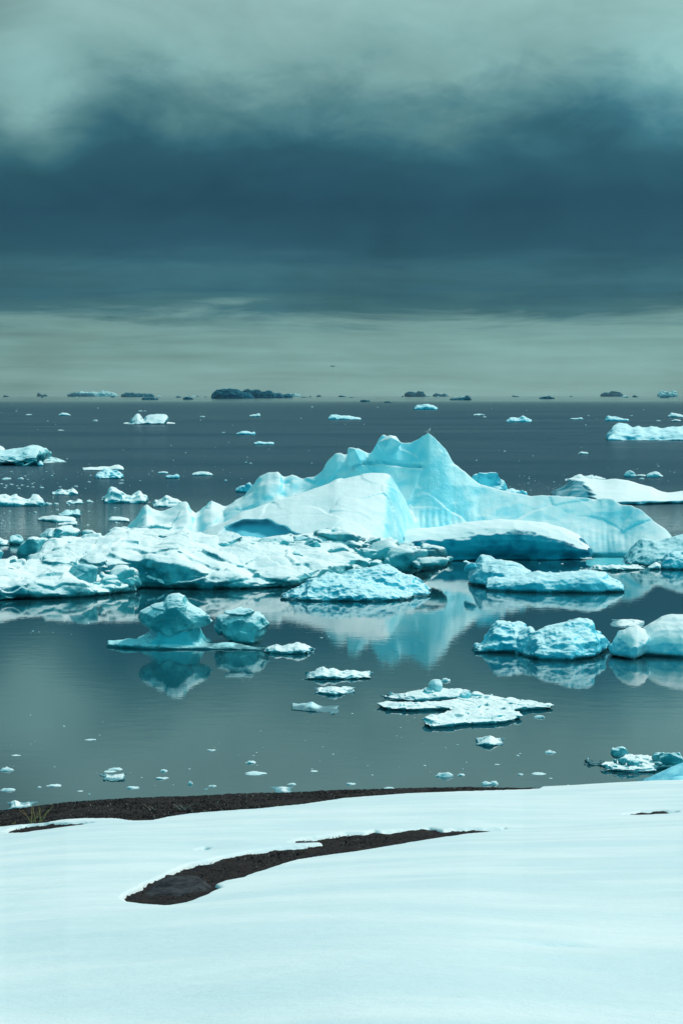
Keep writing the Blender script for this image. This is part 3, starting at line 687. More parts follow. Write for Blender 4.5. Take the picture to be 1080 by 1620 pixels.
# loose blocks lying on the rubble
for px, py, w_, h_, s, lab in [
        (247, 834, 58, 18, 1, 'rounded flat-topped snow block under the left foot of the largest iceberg'),
        (341, 864, 88, 44, 2, 'big tilted slab of snow-covered ice near the middle of the rubble raft'),
        (326, 878, 46, 28, 3, 'rounded ice boulder leaning on the front of the big tilted slab'),
        (262, 862, 42, 34, 4, 'egg-shaped snow block on the rubble raft left of the big tilted slab'),
        (476, 858, 26, 20, 6, 'dirty grey ice block, upper one of the dark heap on the rubble raft'),
        (492, 868, 30, 34, 7, 'dirty grey ice block, right-hand one of the dark heap on the rubble raft'),
        (470, 884, 24, 24, 8, 'dirty grey ice block, lowest one of the dark heap on the rubble raft'),
        (133, 913, 52, 42, 9, 'large grey-green weathered ice block at the water edge of the left ice mass'),
        (98, 896, 56, 34, 10, 'pointed white snow block on top of the left ice mass')]:
    Y = (np.interp(py, [880, 945], [157, 147.5]) if py > 895 or s == 10 else rubY(py)-1.5)
    if s == 1: Y = 171
    if s == 9: Y = 150.5
    berg('ice_block', [blk(px, py, Y, w_, h_, 900+s, n=20, boxy=.35)], .06, M_bol if s in (6, 7, 8, 9) else M_rub, [('soft', 1.0, .10), ('block', 1.0, .07), ('fbm', .3, .02)], 60+s, smooth=4, label=lab, cat='ice block',
         origin=AT(px, py+h_/2, Y))

# ------------------------------------------------------------------ bergs close by
def simple(name, label, crest, foot, wf, wb, P, mat, voxel, spec, seed, extra=(), cut=(.3, .3), smooth=1, cat='ice floe', sharp=None, group=None, post=1, custom=None, taper=0):
    return berg(name, [ridge(crest, foot, wf, wb, P, taper=taper)] + list(extra), voxel, mat, spec, seed, cut, smooth, label, cat, group, sharp=sharp, post=post, custom=custom)
DOME = [(0, 1), (.2, .95), (.45, .80), (.7, .58), (.88, .34), (1, 0)]
FLAT = [(0, 1), (.3, .9), (.6, .75), (.85, .6), (.94, .45), (1, 0)]
simple('ice_floe', 'bright blue craggy floe lying against the rubble raft, its right half farther back', [(443, 948), (455, 940), (478, 927), (490, 919), (507, 913), (525, 908), (545, 911), (570, 914), (600, 925), (625, 932), (653, 944)],
       [(443, 949), (480, 951), (540, 952), (600, 952), (653, 949)], ([443, 520, 600, 653], [1.5, 4.5, 4, 1]), 2.5, DOME, M_blue, .06,
       [('ridged', (1.1, 1.1, .9), .24), ('scallop', .6, .18), ('fbm', .25, .05)], 21,
       [ridge([(530, 912), (545, 906), (560, 902), (585, 897), (604, 894.5), (620, 899), (633, 907), (650, 911), (663, 919), (681, 936), (684, 943)], [(530, 943), (684, 944)], 3.5, 2, DOME), blk(516, 911, 152, 18, 8, 4), blk(600, 902, 153, 26, 14, 6)])
simple('ice_floe', 'long flat-topped blue floe with a higher hump at its left end', [(742, 915), (746, 900), (755, 884), (762, 879), (775, 881), (787, 883), (800, 886), (812, 890), (825, 896), (836, 903), (842, 908)],
       [(742, 926), (800, 932), (842, 934)], ([742, 842], [4, 3.5]), 2, [(0, 1), (.3, .93), (.6, .70), (.85, .5), (1, 0)], M_blue, .065,
       [('soft', 2, .15), ('ridged', (1.6, 1.3, .9), .16), ('scallop', .7, .12), ('fbm', .3, .04)], 23,
       [ridge([(770, 912), (800, 910), (841, 907), (882, 906), (929, 904), (942, 905), (954, 908), (973, 919), (985, 929), (990, 936)], [(770, 934), (834, 938), (929, 939), (990, 937)], ([770, 990], [3.5, 2]), 2.5,
              [(0, 1), (.3, .95), (.6, .82), (.82, .66), (.93, .45), (1, 0)]), blk(745, 897, 156, 22, 14, 5), blk(738, 889, 158, 14, 8, 7)])
simple('iceberg', 'rough blue ice mass at the right edge, beside the end of the pale wall', [(985, 888), (992, 878), (1002, 864), (1008, 859), (1017, 853), (1030, 854), (1048, 853), (1064, 851), (1080, 846), (1110, 842), (1140, 860)],
       [(985, 893), (1040, 897), (1140, 898)], 4, 4, [(0, 1), (.2, .9), (.45, .7), (.65, .5), (.85, .3), (1, 0)], M_bol, .08,
       [('soft', 2.5, .2), ('ridged', 1.5, .18), ('scallop', .7, .1), ('fbm', .3, .04)], 27, cat='iceberg')
simple('ice_floe', 'knobbly pale ice block at the right edge in front of the rough blue mass', [(1046, 897), (1048, 884), (1054, 876), (1064, 871), (1075, 872), (1085, 874), (1110, 878), (1120, 890)], [(1046, 901), (1120, 903)], 2.2, 1.5, DOME, M_blue, .06,
       [('ridged', .9, .12), ('block', .7, .08), ('fbm', .25, .03)], 28)
simple('ice_floe', 'small cone of white ice left of the knobbly block at the right edge', [(1021, 900), (1028, 894), (1037, 889), (1043, 893), (1049, 899)], [(1021, 902), (1049, 901)], 1.0, .8, DOME, M_floe, .05, [('ridged', .6, .08), ('fbm', .2, .03)], 29)
simple('ice_floe', 'low string of crumbled ice at the foot of the pale wall', [(936, 897), (945, 894), (960, 895), (968, 892), (985, 895), (1000, 894), (1012, 896), (1021, 899)], [(936, 902), (975, 904), (1021, 901)], 1.6, 1, FLAT, M_floe, .05,
       [('block', .7, .12), ('pillow', .4, .08), ('fbm', .2, .03)], 30)
# sculpted berg: floe with a neck and an overhanging angular head
YF = dist(1026)
head = [outline([(219, 976), (222, 967.5), (232, 961), (245, 954.5), (259, 951), (264, 945), (272, 940.5), (283, 939), (292, 942.5), (296, 951), (306, 959), (319, 966), (332, 977), (338, 983), (329, 989), (316, 992), (300, 995), (282, 1001), (264, 1003), (248, 999), (236, 993), (222, 985)], YF+1.3, 2.4, k=(.5, .84, .97, 1, .9, .6)),
        blk(300, 980, YF+1.0, 66, 22, 9, dep=1.4, boxy=.6, n=12, tilt=.1)]
neck = [outline([(216, 1012), (228, 1006), (236, 1000), (240, 984), (312, 982), (316, 997), (320, 1007), (326, 1013), (338, 1018), (340, 1034), (210, 1034)], YF+1.6, 2.8, k=(.6, .82, .96, 1, .9))]
base = [ridge([(165, 1020), (172, 1012), (182, 1014), (200, 1010), (216, 1012), (240, 1014), (315, 1017), (330, 1018), (350, 1019), (366, 1018), (385, 1021), (405, 1023), (418, 1027)], [(165, 1023), (200, 1026), (240, 1028), (330, 1028), (418, 1029)],
               ([165, 250, 330, 418], [1.2, 2.2, 1.6, .8]), ([165, 250, 418], [1, 2, .8]), FLAT)]
fig = empty('iceberg', (AX(262, 1024)*YF, YF+1, 0), 'sculpted small iceberg with an overhanging angular head on a narrow neck', 'iceberg')
berg('overhanging_head', head, .045, M_bol, [('block', (1.2, 1.2, .8), .07), ('ridged', (.8, .8, .5), .035), ('fbm', .14, .02)], 33, (0, .2), 0,
     parent=fig, post=0)
berg('base_floe', base+neck, .045, M_neck, [('soft', .9, .08), ('ridged', .7, .05), ('fbm', .15, .02)], 34, (.12, .2), 5, parent=fig)
YG = dist(1018)
berg('iceberg', [outline([(342, 983), (344, 976), (353, 970), (366, 965), (379, 961), (387, 962), (394, 967), (411, 968.5), (417, 973), (422, 981), (427, 986), (422, 992), (420, 1002), (413, 1008), (413, 1024), (392, 1026), (366, 1022), (362, 1010), (352, 1004), (346, 1000), (342, 994)], YG+1, 2.8),
                 blk(378, 968, YG+.6, 50, 12, 4, dep=2)],
     .045, M_bol, [('block', .9, .13), ('ridged', .5, .05), ('fbm', .12, .015)], 35, (.1, .2), 1,
     'boulder-shaped berg with a dirty notched right side, right of the sculpted one', 'iceberg')
simple('ice_floe', 'low crumbly white floe trailing right from the boulder-shaped berg', [(410, 1031), (417, 1027), (428, 1022), (436, 1019), (446, 1023), (456, 1020), (470, 1017), (482, 1019), (490, 1024), (503, 1032)],
       [(410, 1033), (450, 1036), (480, 1036), (503, 1034)], 1.6, 1, FLAT, M_floe, .04, [('block', .5, .07), ('pillow', .3, .05), ('fbm', .12, .02)], 37)
simple('ice_floe', 'lumpy cyan floe of rounded knobs at right centre, doubled by its reflection', [(745, 1031), (757, 1022), (765, 1018), (770, 1004), (780, 992), (787, 986), (795, 982), (805, 987), (820, 988), (835, 995), (850, 997), (865, 990), (880, 987), (893, 982), (910, 980), (925, 983), (935, 988), (946, 1002), (955, 1012), (962, 1024)],
       [(745, 1033), (820, 1034), (850, 1044), (900, 1046), (940, 1042), (962, 1028)], ([745, 830, 900, 962], [1.5, 3, 4, 1.2]), 2, DOME, M_blue, .05,
       [('soft', 1.2, .10), ('ridged', (1.1, 1.1, .7), .20), ('pillow', 1.0, .22), ('scallop', .5, .09), ('fbm', .18, .03)], 39,
       [blk(845, 1038, 113.5, 30, 16, 3), bal(868, 1030, 114.5, 56, 34, 1.6), bal(920, 1026, 114, 40, 42, 1.6), bal(800, 1003, 117.5, 40, 34, 1.6), bal(945, 1025, 115.5, 24, 36, 1.2)])
simple('iceberg', 'smooth rounded snow dome on blue ice cut off by the right edge', [(1000, 1010), (1008, 1000), (1018, 990), (1028, 983), (1045, 976), (1062, 973), (1080, 972), (1110, 974), (1150, 990), (1170, 1010)],
       [(1000, 1038), (1080, 1042), (1170, 1042)], 3.2, 3, [(0, 1), (.25, .95), (.5, .84), (.72, .68), (.88, .45), (1, 0)], M_hill, .055, [('soft', 1.8, .12), ('scallop', 1.1, .10), ('ridged', 1.4, .06), ('fbm', .3, .02)], 43, cat='iceberg', smooth=2,
       extra=[outline([(963, 1036), (970, 1018), (975, 1006), (983, 997), (994, 991), (1008, 990), (1020, 998), (1027, 1012), (1024, 1028), (1018, 1042), (985, 1042)], 114, 3.0, k=(.2, .62, .9, 1, .9, .6)), blk(975, 1025, 114.4, 26, 20, 8), blk(988, 1006, 114.8, 30, 26, 12)])
simple('ice_floe', 'thin flat floe reaching left behind the rounded snow dome', [(942, 990), (955, 985), (970, 983), (985, 980), (1005, 981), (1020, 984)], [(942, 991), (1020, 993)], 3, 1.5, FLAT, M_floe, .05, [('soft', 1, .05), ('block', .7, .04)], 45, cut=(.1, .15))
# turquoise dome below the snow edge on the right
simple('iceberg', 'smooth glowing turquoise ice dome showing above the snow at the right edge', [(985, 1262), (1000, 1250), (1012, 1241), (1025, 1231), (1040, 1224), (1060, 1214), (1080, 1206), (1110, 1197), (1160, 1200), (1200, 1240)],
       [(985, 1275), (1200, 1285)], 3, 2.5, DOME, M_turq, .04, [('soft', 1.2, .08), ('scallop', .5, .03), ('fbm', .2, .012)], 47, cat='iceberg',
       extra=[bal(1082, 1252, 71.5, 70, 44, 1.8)], smooth=2)

# ------------------------------------------------------------------ middle distance
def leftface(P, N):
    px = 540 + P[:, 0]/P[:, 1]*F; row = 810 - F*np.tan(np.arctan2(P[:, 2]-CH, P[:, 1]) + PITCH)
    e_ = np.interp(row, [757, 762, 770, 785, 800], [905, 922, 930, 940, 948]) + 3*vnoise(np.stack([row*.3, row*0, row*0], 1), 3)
    k = np.clip((e_-px)/4, 0, 1)*np.clip((row-758)/3, 0, 1); SHADE_BLUE[0] = k*np.clip(.8+.5*fbm(P/1.5, 3, 5), 0, 1)  # shade on the left end painted in as dark blue
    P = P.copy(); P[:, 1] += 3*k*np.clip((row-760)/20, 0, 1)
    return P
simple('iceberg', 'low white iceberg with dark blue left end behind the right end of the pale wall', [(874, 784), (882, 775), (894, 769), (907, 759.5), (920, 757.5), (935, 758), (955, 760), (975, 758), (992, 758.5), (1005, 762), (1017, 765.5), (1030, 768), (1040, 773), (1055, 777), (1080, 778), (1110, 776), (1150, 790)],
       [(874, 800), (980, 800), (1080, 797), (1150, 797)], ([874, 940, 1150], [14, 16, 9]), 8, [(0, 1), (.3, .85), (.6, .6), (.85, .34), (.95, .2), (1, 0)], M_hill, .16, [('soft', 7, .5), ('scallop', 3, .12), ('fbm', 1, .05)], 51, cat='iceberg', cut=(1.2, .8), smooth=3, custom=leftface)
simple('ice_floe', 'crust of crumbled ice just behind the low white iceberg', [(892, 758), (905, 755), (915, 751.5), (930, 754), (945, 751), (957, 756)], [(892, 761), (957, 761)], 3, 2, FLAT, M_floe, .16, [('block', 1.6, .35), ('fbm', .6, .08)], 52)
simple('iceberg', 'long low rugged-ended iceberg cut off by the right edge, far out', [(960, 696), (962, 684), (968, 675), (977, 669), (988, 668.5), (1000, 672), (1010, 670.5), (1017, 676), (1030, 674), (1045, 676), (1060, 674), (1080, 675), (1120, 672), (1160, 690)],
       [(958, 697), (1160, 697)], ([958, 1160], [22, 14]), 14, [(0, 1), (.15, .9), (.4, .76), (.7, .5), (1, 0)], M_blue, .36, [('soft', 12, .9), ('ridged', (6, 6, 4), .8), ('scallop', 3, .5), ('fbm', 1.5, .15)], 54, cat='iceberg', cut=(.6, 1))
simple('iceberg', 'flat undercut iceberg with a rounded nose, cut off by the left edge', [(-60, 712), (-20, 712), (0, 713), (12, 712), (25, 710), (36, 707.5), (48, 706), (60, 707.5), (70, 710), (79, 713), (84, 721), (85, 726)],
       [(-60, 737), (60, 737), (85, 733)], ([-60, 60, 85], [14, 11, 4]), 8, [(0, 1), (.35, .9), (.6, .75), (.75, .62), (.84, .45), (.93, .3), (1, .1)], M_bol, .20, [('soft', 5, .5), ('ridged', 3, .35), ('fbm', 1, .12)], 56, cat='iceberg', cut=(3.5, 2.6))
simple('ice_floe', 'small ice knob floating off the nose of the undercut iceberg at the left', [(59, 733), (62, 730), (66, 728.5), (69, 733)], [(59, 737), (69, 737)], 2, 1.5, DOME, M_blue, .16, [('block', 1.5, .2), ('fbm', .6, .1)], 57)
simple('ice_floe', 'pale ice scrap peeping from behind the undercut iceberg at the left edge', [(-20, 706), (0, 705.5), (7, 708), (8, 712)], [(-20, 716), (8, 716)], 4, 3, FLAT, M_floe, .3, [('block', 3, .4)], 58)
simple('ice_floe', 'thin white slab of ice with a raised right end, at the left', [(130, 741.5), (140, 739), (160, 738.5), (172, 739), (180, 736.5), (188, 735), (195, 738), (197, 742)], [(130, 744), (197, 744.5)], 7, 4, FLAT, M_floe, .18, [('soft', 3, .25), ('fbm', 1, .1)], 60)
simple('ice_floe', 'jagged cyan floe just in front of the thin slab with a raised end', [(152, 754), (157, 749), (163, 747), (170, 743.5), (176, 746), (184, 748), (190, 747), (193, 753)], [(152, 757.5), (193, 757.5)], 5, 3, DOME, M_blue, .15, [('ridged', 2.4, .4), ('block', 1.5, .3), ('fbm', .6, .08)], 61)
simple('ice_floe', 'white floe with blocky left hump and pointed right end near the largest iceberg', [(162, 793), (166, 786), (171, 779), (176, 772), (184, 775), (191, 779), (200, 784), (210, 784), (221, 777.5), (226, 782), (232, 783), (234, 792)],
       [(162, 796), (234, 797)], 6, 4, FLAT, M_floe, .12, [('soft', 2.5, .25), ('block', 1.8, .28), ('fbm', .6, .07)], 62, cut=(.5, .4))
simple('ice_floe', 'small white floe half hidden by the left tip of the largest iceberg', [(240, 798), (248, 791), (256, 789), (263, 783), (272, 787), (282, 789), (290, 797)], [(240, 802), (290, 803)], 5, 3, DOME, M_floe, .12, [('block', 1.8, .25), ('fbm', .6, .07)], 63)
simple('ice_floe', 'ragged string of white ice at the left edge above the flat slabs', [(-30, 783), (0, 781), (10, 780.5), (16, 786), (25, 785), (35, 788), (44, 791), (52, 785), (60, 784), (68, 790), (72, 797)], [(-30, 801), (30, 801), (72, 801)], 6, 3, FLAT, M_floe, .12,
       [('soft', 2.5, .25), ('block', 1.6, .3), ('fbm', .5, .08)], 64, cut=(.5, .4))
simple('ice_floe', 'broad flat slab on the dark water above the left ice mass', [(57, 821), (70, 817), (85, 815.5), (100, 816), (115, 818), (122, 823)], [(57, 823), (90, 827), (122, 827)], 3.5, 2, FLAT, M_floe, .09, [('soft', 2, .12), ('fbm', .6, .05)], 65)
simple('ice_floe', 'lumpy floe right behind the broad flat slab', [(90, 815), (97, 811), (106, 807), (114, 810), (122, 806), (128, 812)], [(90, 818), (128, 818)], 3, 2, DOME, M_bol, .09, [('block', 1.3, .22), ('fbm', .4, .06)], 66)
simple('ice_floe', 'low scrap of ice touching the front of the broad flat slab', [(90, 829), (98, 827), (110, 825), (120, 824), (124, 829)], [(90, 831), (124, 832)], 2, 1.5, FLAT, M_floe, .08, [('block', 1.2, .14), ('fbm', .4, .05)], 67)
simple('ice_floe', 'narrow flat slab left of the foot of the largest iceberg', [(169, 822), (178, 817), (190, 817.5), (200, 818.5), (207, 822)], [(169, 824), (207, 826)], 3, 1.5, FLAT, M_floe, .09, [('soft', 1.6, .1), ('fbm', .5, .04)], 68)
simple('ice_floe', 'square white ice block on the dark water at the left edge, behind the rubble', [(14, 857), (16, 849), (22, 846), (33, 847), (37, 851), (38, 858)], [(14, 862), (38, 862)], 1.8, 1.4, FLAT, M_bol, .07, [('block', 1.1, .14), ('fbm', .4, .04)], 69)
simple('ice_floe', 'low white lump at the left edge touching the square ice block', [(-20, 855), (0, 851), (8, 854), (15, 858)], [(-20, 863), (15, 863)], 2, 1.4, FLAT, M_floe, .07, [('block', 1.1, .14), ('fbm', .4, .04)], 70)
simple('ice_floe', 'string of small white lumps above the flat slabs at the left', [(83, 779), (90, 777), (98, 775), (107, 777), (115, 773.5), (121, 779), (125, 781)], [(83, 783), (125, 783)], 3, 2, DOME, M_floe, .12, [('block', 1.4, .3), ('fbm', .5, .08)], 71)
simple('ice_floe', 'little crumbled heap of ice below the string of small lumps at the left', [(104, 794), (110, 791), (117, 795), (125, 789), (131, 792), (132, 796)], [(104, 798), (132, 797)], 2.4, 1.5, DOME, M_floe, .1, [('block', 1.2, .25), ('fbm', .5, .08)], 72)
simple('iceberg', 'two-humped white iceberg far out at the upper left', [(203, 670), (206, 664), (212, 659), (218, 655), (223, 659), (228, 665), (231, 660), (240, 658), (248, 656.5), (256, 657), (263, 660), (265, 666), (263, 671)],
       [(203, 671.5), (265, 671.5)], 28, 16, [(0, 1), (.3, .9), (.6, .65), (.85, .35), (1, 0)], M_far, .45, [('soft', 12, 1.2), ('ridged', 8, .8), ('fbm', 3, .4)], 73, cat='iceberg', cut=(2, 3))
simple('ice_floe', 'flat ice skirt left of the two-humped iceberg', [(195, 669.5), (201, 668), (207, 669)], [(195, 670.5), (207, 670.5)], 18, 6, FLAT, M_floe, .5, [('soft', 6, .3)], 74)
simple('ice_floe', 'flat ice skirt right of the two-humped iceberg', [(258, 669), (264, 667.5), (278, 669.3)], [(258, 670.5), (278, 670.5)], 18, 6, FLAT, M_floe, .5, [('soft', 6, .3)], 75)
for crest, wl, lab, sd, mt in [
        ([(655, 646), (659, 641), (668, 640), (677, 639), (686, 641), (692, 646)], 648.5, 'cyan iceberg far out above and left of the gull peak', 80, M_blue),
        ([(519, 661), (524, 655), (532, 655), (540, 658), (552, 658), (562, 659), (571, 662)], 664, 'low wedge of blue ice far out above the left shoulder of the largest iceberg', 81, M_blue),
        ([(800, 665), (805, 660), (813, 660), (820, 662), (826, 657), (831, 660), (841, 664)], 668, 'far cyan iceberg with three small bumps, right of the gull peak', 82, M_blue),
        ([(956, 663), (961, 657), (970, 659), (980, 661), (994, 664)], 666.5, 'wedge-shaped blue ice right behind the long low iceberg', 83, M_blue),
        ([(1055, 658), (1062, 653), (1070, 655), (1085, 658)], 660.5, 'pale ice lump far out at the right edge', 84, M_far),
        ([(1060, 665), (1068, 663), (1077, 665)], 667, 'low ice patch just below the pale lump at the right edge', 85, M_far),
        ([(901, 662.5), (908, 661), (914, 662), (919, 660), (921, 663)], 664.5, 'small flat floe far out between two blue icebergs on the right', 86, M_far),
        ([(748, 656), (756, 654), (767, 655.5)], 657.6, 'short flat floe far out right of the gull peak', 87, M_far),
        ([(394, 657.5), (400, 656), (405, 656), (409, 653), (412, 656)], 659.8, 'far scrap of ice shaped like a tick, above the fish-shaped floes', 88, M_far),
        ([(374, 686), (383, 682), (392, 683), (397, 685), (403, 682.5), (404, 686)], 688, 'fish-shaped flat floe, upper of two alike left of the peak', 89, M_blue),
        ([(401, 701), (410, 698), (420, 699.5), (433, 700.5)], 703.3, 'fish-shaped flat floe, lower of two alike left of the peak', 90, M_blue),
        ([(93, 656), (98, 654), (108, 654), (112, 657)], 658, 'thin white floe far out at the upper left', 91, M_far),
        ([(913, 716.5), (919, 714), (926, 715), (930, 717)], 718.5, 'lone little white floe between the peak and the long low iceberg', 92, M_floe),
        ([(986, 752), (990, 746), (996, 744.5), (1002, 747), (1004, 753)], 755, 'small white ice block near the right edge, left one of a pair', 93, M_floe),
        ([(1022, 752), (1030, 747), (1036, 745), (1042, 748), (1048, 753)], 755, 'small white ice cone near the right edge, right one of a pair', 94, M_floe),
        ([(1003, 752), (1012, 750.5), (1023, 752)], 753.5, 'flat strip of ice lying between the block and the cone near the right edge', 95, M_floe),
        ([(304, 750), (309, 747.5), (320, 746), (330, 747.5), (336, 750.5)], 752.5, 'narrow white floe with a bumpy top, left of the largest iceberg', 96, M_floe),
        ([(262, 754), (268, 752), (275, 752.5), (280, 749.5), (284, 752)], 757, 'cyan floe with a raised right tip, left of the narrow bumpy floe', 97, M_blue),
        ([(250, 747.5), (257, 746.3), (266, 748)], 749.3, 'thin white strip of ice above the floe with a raised tip', 98, M_floe),
        ([(373, 774), (380, 769), (389, 768), (394, 763), (400, 770), (402, 777)], 779, 'cyan ice lump half hidden behind the left shoulder of the largest iceberg', 99, M_blue)]:
    Y = dist(wl); q = PIX(Y); wpx = crest[-1][0]-crest[0][0]
    simple('iceberg' if wl < 690 and wpx > 24 else 'ice_floe', lab, crest, [(crest[0][0], wl), (crest[-1][0], wl)], wpx*q*.32, wpx*q*.25, DOME, mt, max(q*1.1, .08),
           [('soft', q*16, q*1.4), ('ridged', q*7, q*1.2), ('fbm', q*4, q*.5)], sd, cut=(q*1.5, q*2), cat='iceberg' if wl < 690 and wpx > 24 else 'ice floe')

# ------------------------------------------------------------------ floes near the shore
simple('ice_floe', 'white floe with rounded humps and a flat right arm, below the peak reflection', [(474, 1073), (482, 1068), (492, 1066), (499, 1060), (506, 1056), (512, 1055), (519, 1059), (530, 1057), (537, 1062), (550, 1062), (558, 1060), (566, 1062), (580, 1062), (588, 1066), (590, 1071)],
       [(474, 1075), (530, 1076), (590, 1074)], 1.6, 1.0, FLAT, M_floe, .032, [('soft', .8, .05), ('block', .5, .06), ('pillow', .25, .03), ('fbm', .1, .012)], 110, cut=(.25, .2))
simple('ice_floe', 'small snowy floe just below the two-humped one', [(497, 1094), (502, 1089), (512, 1088), (525, 1086), (535, 1088), (545, 1089), (552, 1091), (560, 1089), (562, 1094)], [(497, 1097), (530, 1101), (562, 1096)], 1.2, .8, FLAT, M_floe, .03,
       [('block', .4, .06), ('pillow', .22, .03), ('fbm', .1, .012)], 111, cut=(.15, .15))
simple('ice_floe', 'sleek blue-sided floe with a low peak and a flat tail on its right', [(457, 1119), (462, 1112), (472, 1114), (485, 1113), (493, 1110), (500, 1114), (512, 1119), (525, 1119), (535, 1119), (541, 1124)], [(457, 1123), (500, 1127), (541, 1127)], 1.2, .9,
       [(0, 1), (.3, .8), (.7, .55), (1, 0)], M_blue, .03, [('soft', .7, .04), ('scallop', .4, .03), ('fbm', .12, .01)], 112, cut=(.15, .15))
simple('ice_floe', 'slim scrap of ice trailing from the sleek blue-sided floe', [(511, 1129), (522, 1127), (535, 1127), (547, 1131)], [(511, 1131), (547, 1132)], .8, .5, FLAT, M_floe, .03, [('block', .4, .03), ('fbm', .12, .01)], 113)
berg('ice_floe', [ridge([(597, 1104), (610, 1100), (625, 1098), (645, 1095), (655, 1094), (672, 1091), (690, 1089), (708, 1090), (725, 1089), (735, 1092), (744, 1100)], [(597, 1107), (650, 1111), (700, 1110), (725, 1110), (744, 1110)], ([597, 680, 744], [1.0, 2.0, 1.2]), 1.0, FLAT),
                  blk(736, 1100, dist(1108), 18, 18, 4, dep=.8), blk(619, 1098, dist(1106)+.8, 10, 9, 6), blk(684, 1094, dist(1108)+.7, 26, 12, 7)], .03, M_floe, [('soft', .7, .05), ('block', .5, .05), ('pillow', .25, .025), ('fbm', .1, .012)], 114, (.35, .3), 1,
     'pointed upper floe of the large pair right of centre, carrying a round ice ball', 'ice floe')
berg('ice_block', [bal(688.5, 1084.5, dist(1108)+.9, 24, 20, .7), blk(684, 1088, dist(1108)+.9, 20, 14, 3, dep=.6)], .025, M_bit, [('block', .6, .05), ('soft', .5, .05), ('fbm', .15, .015)], 115, smooth=2,
     label='round white ice ball sitting on the pointed upper floe', cat='ice block', origin=AT(688.5, 1094, dist(1108)+.9))
V2 = [slab([(594, 1118), (612, 1113), (640, 1115), (680, 1114), (712, 1112), (740, 1106), (770, 1104), (800, 1108), (850, 1115), (878, 1120), (868, 1123), (840, 1124), (812, 1127), (828, 1137), (800, 1145), (770, 1147), (735, 1148), (705, 1152), (680, 1153), (668, 1146), (672, 1139), (700, 1133), (716, 1126), (690, 1124), (650, 1126), (610, 1124)], top=.16)]
V2 += [blk(x, y, dist(y+3), w_, h_, 20+i, dep=d) for i, (x, y, w_, h_, d) in enumerate([(756, 1102, 30, 14, 1.2), (770, 1108, 40, 12, 1.5), (800, 1110, 50, 10, 1.4), (830, 1115, 50, 8, 1.2), (720, 1135, 60, 16, 2), (690, 1143, 40, 16, 1.6), (760, 1135, 70, 14, 2.2), (800, 1136, 50, 10, 1.2),
       (740, 1122, 60, 12, 2.2), (620, 1117, 40, 8, .9), (660, 1118, 50, 8, .8), (850, 1117, 40, 6, .8), (780, 1120, 60, 12, 2)])]
berg('ice_floe', V2, .035, M_floe, [('soft', .9, .06), ('block', .6, .07), ('pillow', .3, .035), ('fbm', .12, .015)], 116, (.2, .2), 1,
     'large spread-out snowy floe, lower one of the pair right of centre', 'ice floe')
simple('ice_floe', 'small arrow-shaped white floe below the large spread-out one', [(744, 1176), (752, 1171), (762, 1168), (770, 1164.5), (776, 1164), (784, 1169), (792, 1170), (799, 1173), (800, 1177)], [(744, 1178), (775, 1182), (800, 1179)], 1.0, .8, FLAT, M_floe, .026,
       [('soft', .5, .03), ('block', .35, .04), ('fbm', .1, .01)], 117, cut=(.15, .15))
simple('ice_floe', 'puffy white floe low in the water left of centre, near the shore heath', [(151, 1231), (158, 1228), (168, 1225), (178, 1228), (187, 1226), (195, 1223.5), (200, 1227), (205, 1232)], [(151, 1234), (180, 1237), (205, 1235)], .9, .6, FLAT, M_floe, .024,
       [('soft', .4, .04), ('block', .3, .03), ('fbm', .1, .01)], 118, cut=(.2, .18))
simple('ice_floe', 'two-humped pale blue floe touching the heath silhouette at the far left', [(6, 1277), (14, 1271), (24, 1266), (31, 1268), (38, 1272), (46, 1269), (54, 1272), (63, 1276)], [(6, 1282), (63, 1281)], .9, .6, DOME, M_floe, .024, [('soft', .5, .04), ('fbm', .15, .01)], 119)
simple('ice_floe', 'white mound of ice just above the heath, below the middle floes', [(424, 1253), (435, 1249), (446, 1246), (455, 1247), (465, 1250), (474, 1254)], [(424, 1257), (474, 1257)], .9, .6, DOME, M_floe, .024, [('soft', .5, .03), ('fbm', .15, .01)], 120)
simple('ice_floe', 'long flat strip of ice just above the heath at left centre', [(288, 1253), (300, 1251), (325, 1250.5), (337, 1252)], [(288, 1257), (337, 1257)], .8, .5, FLAT, M_floe, .024, [('soft', .4, .02), ('fbm', .12, .01)], 121)
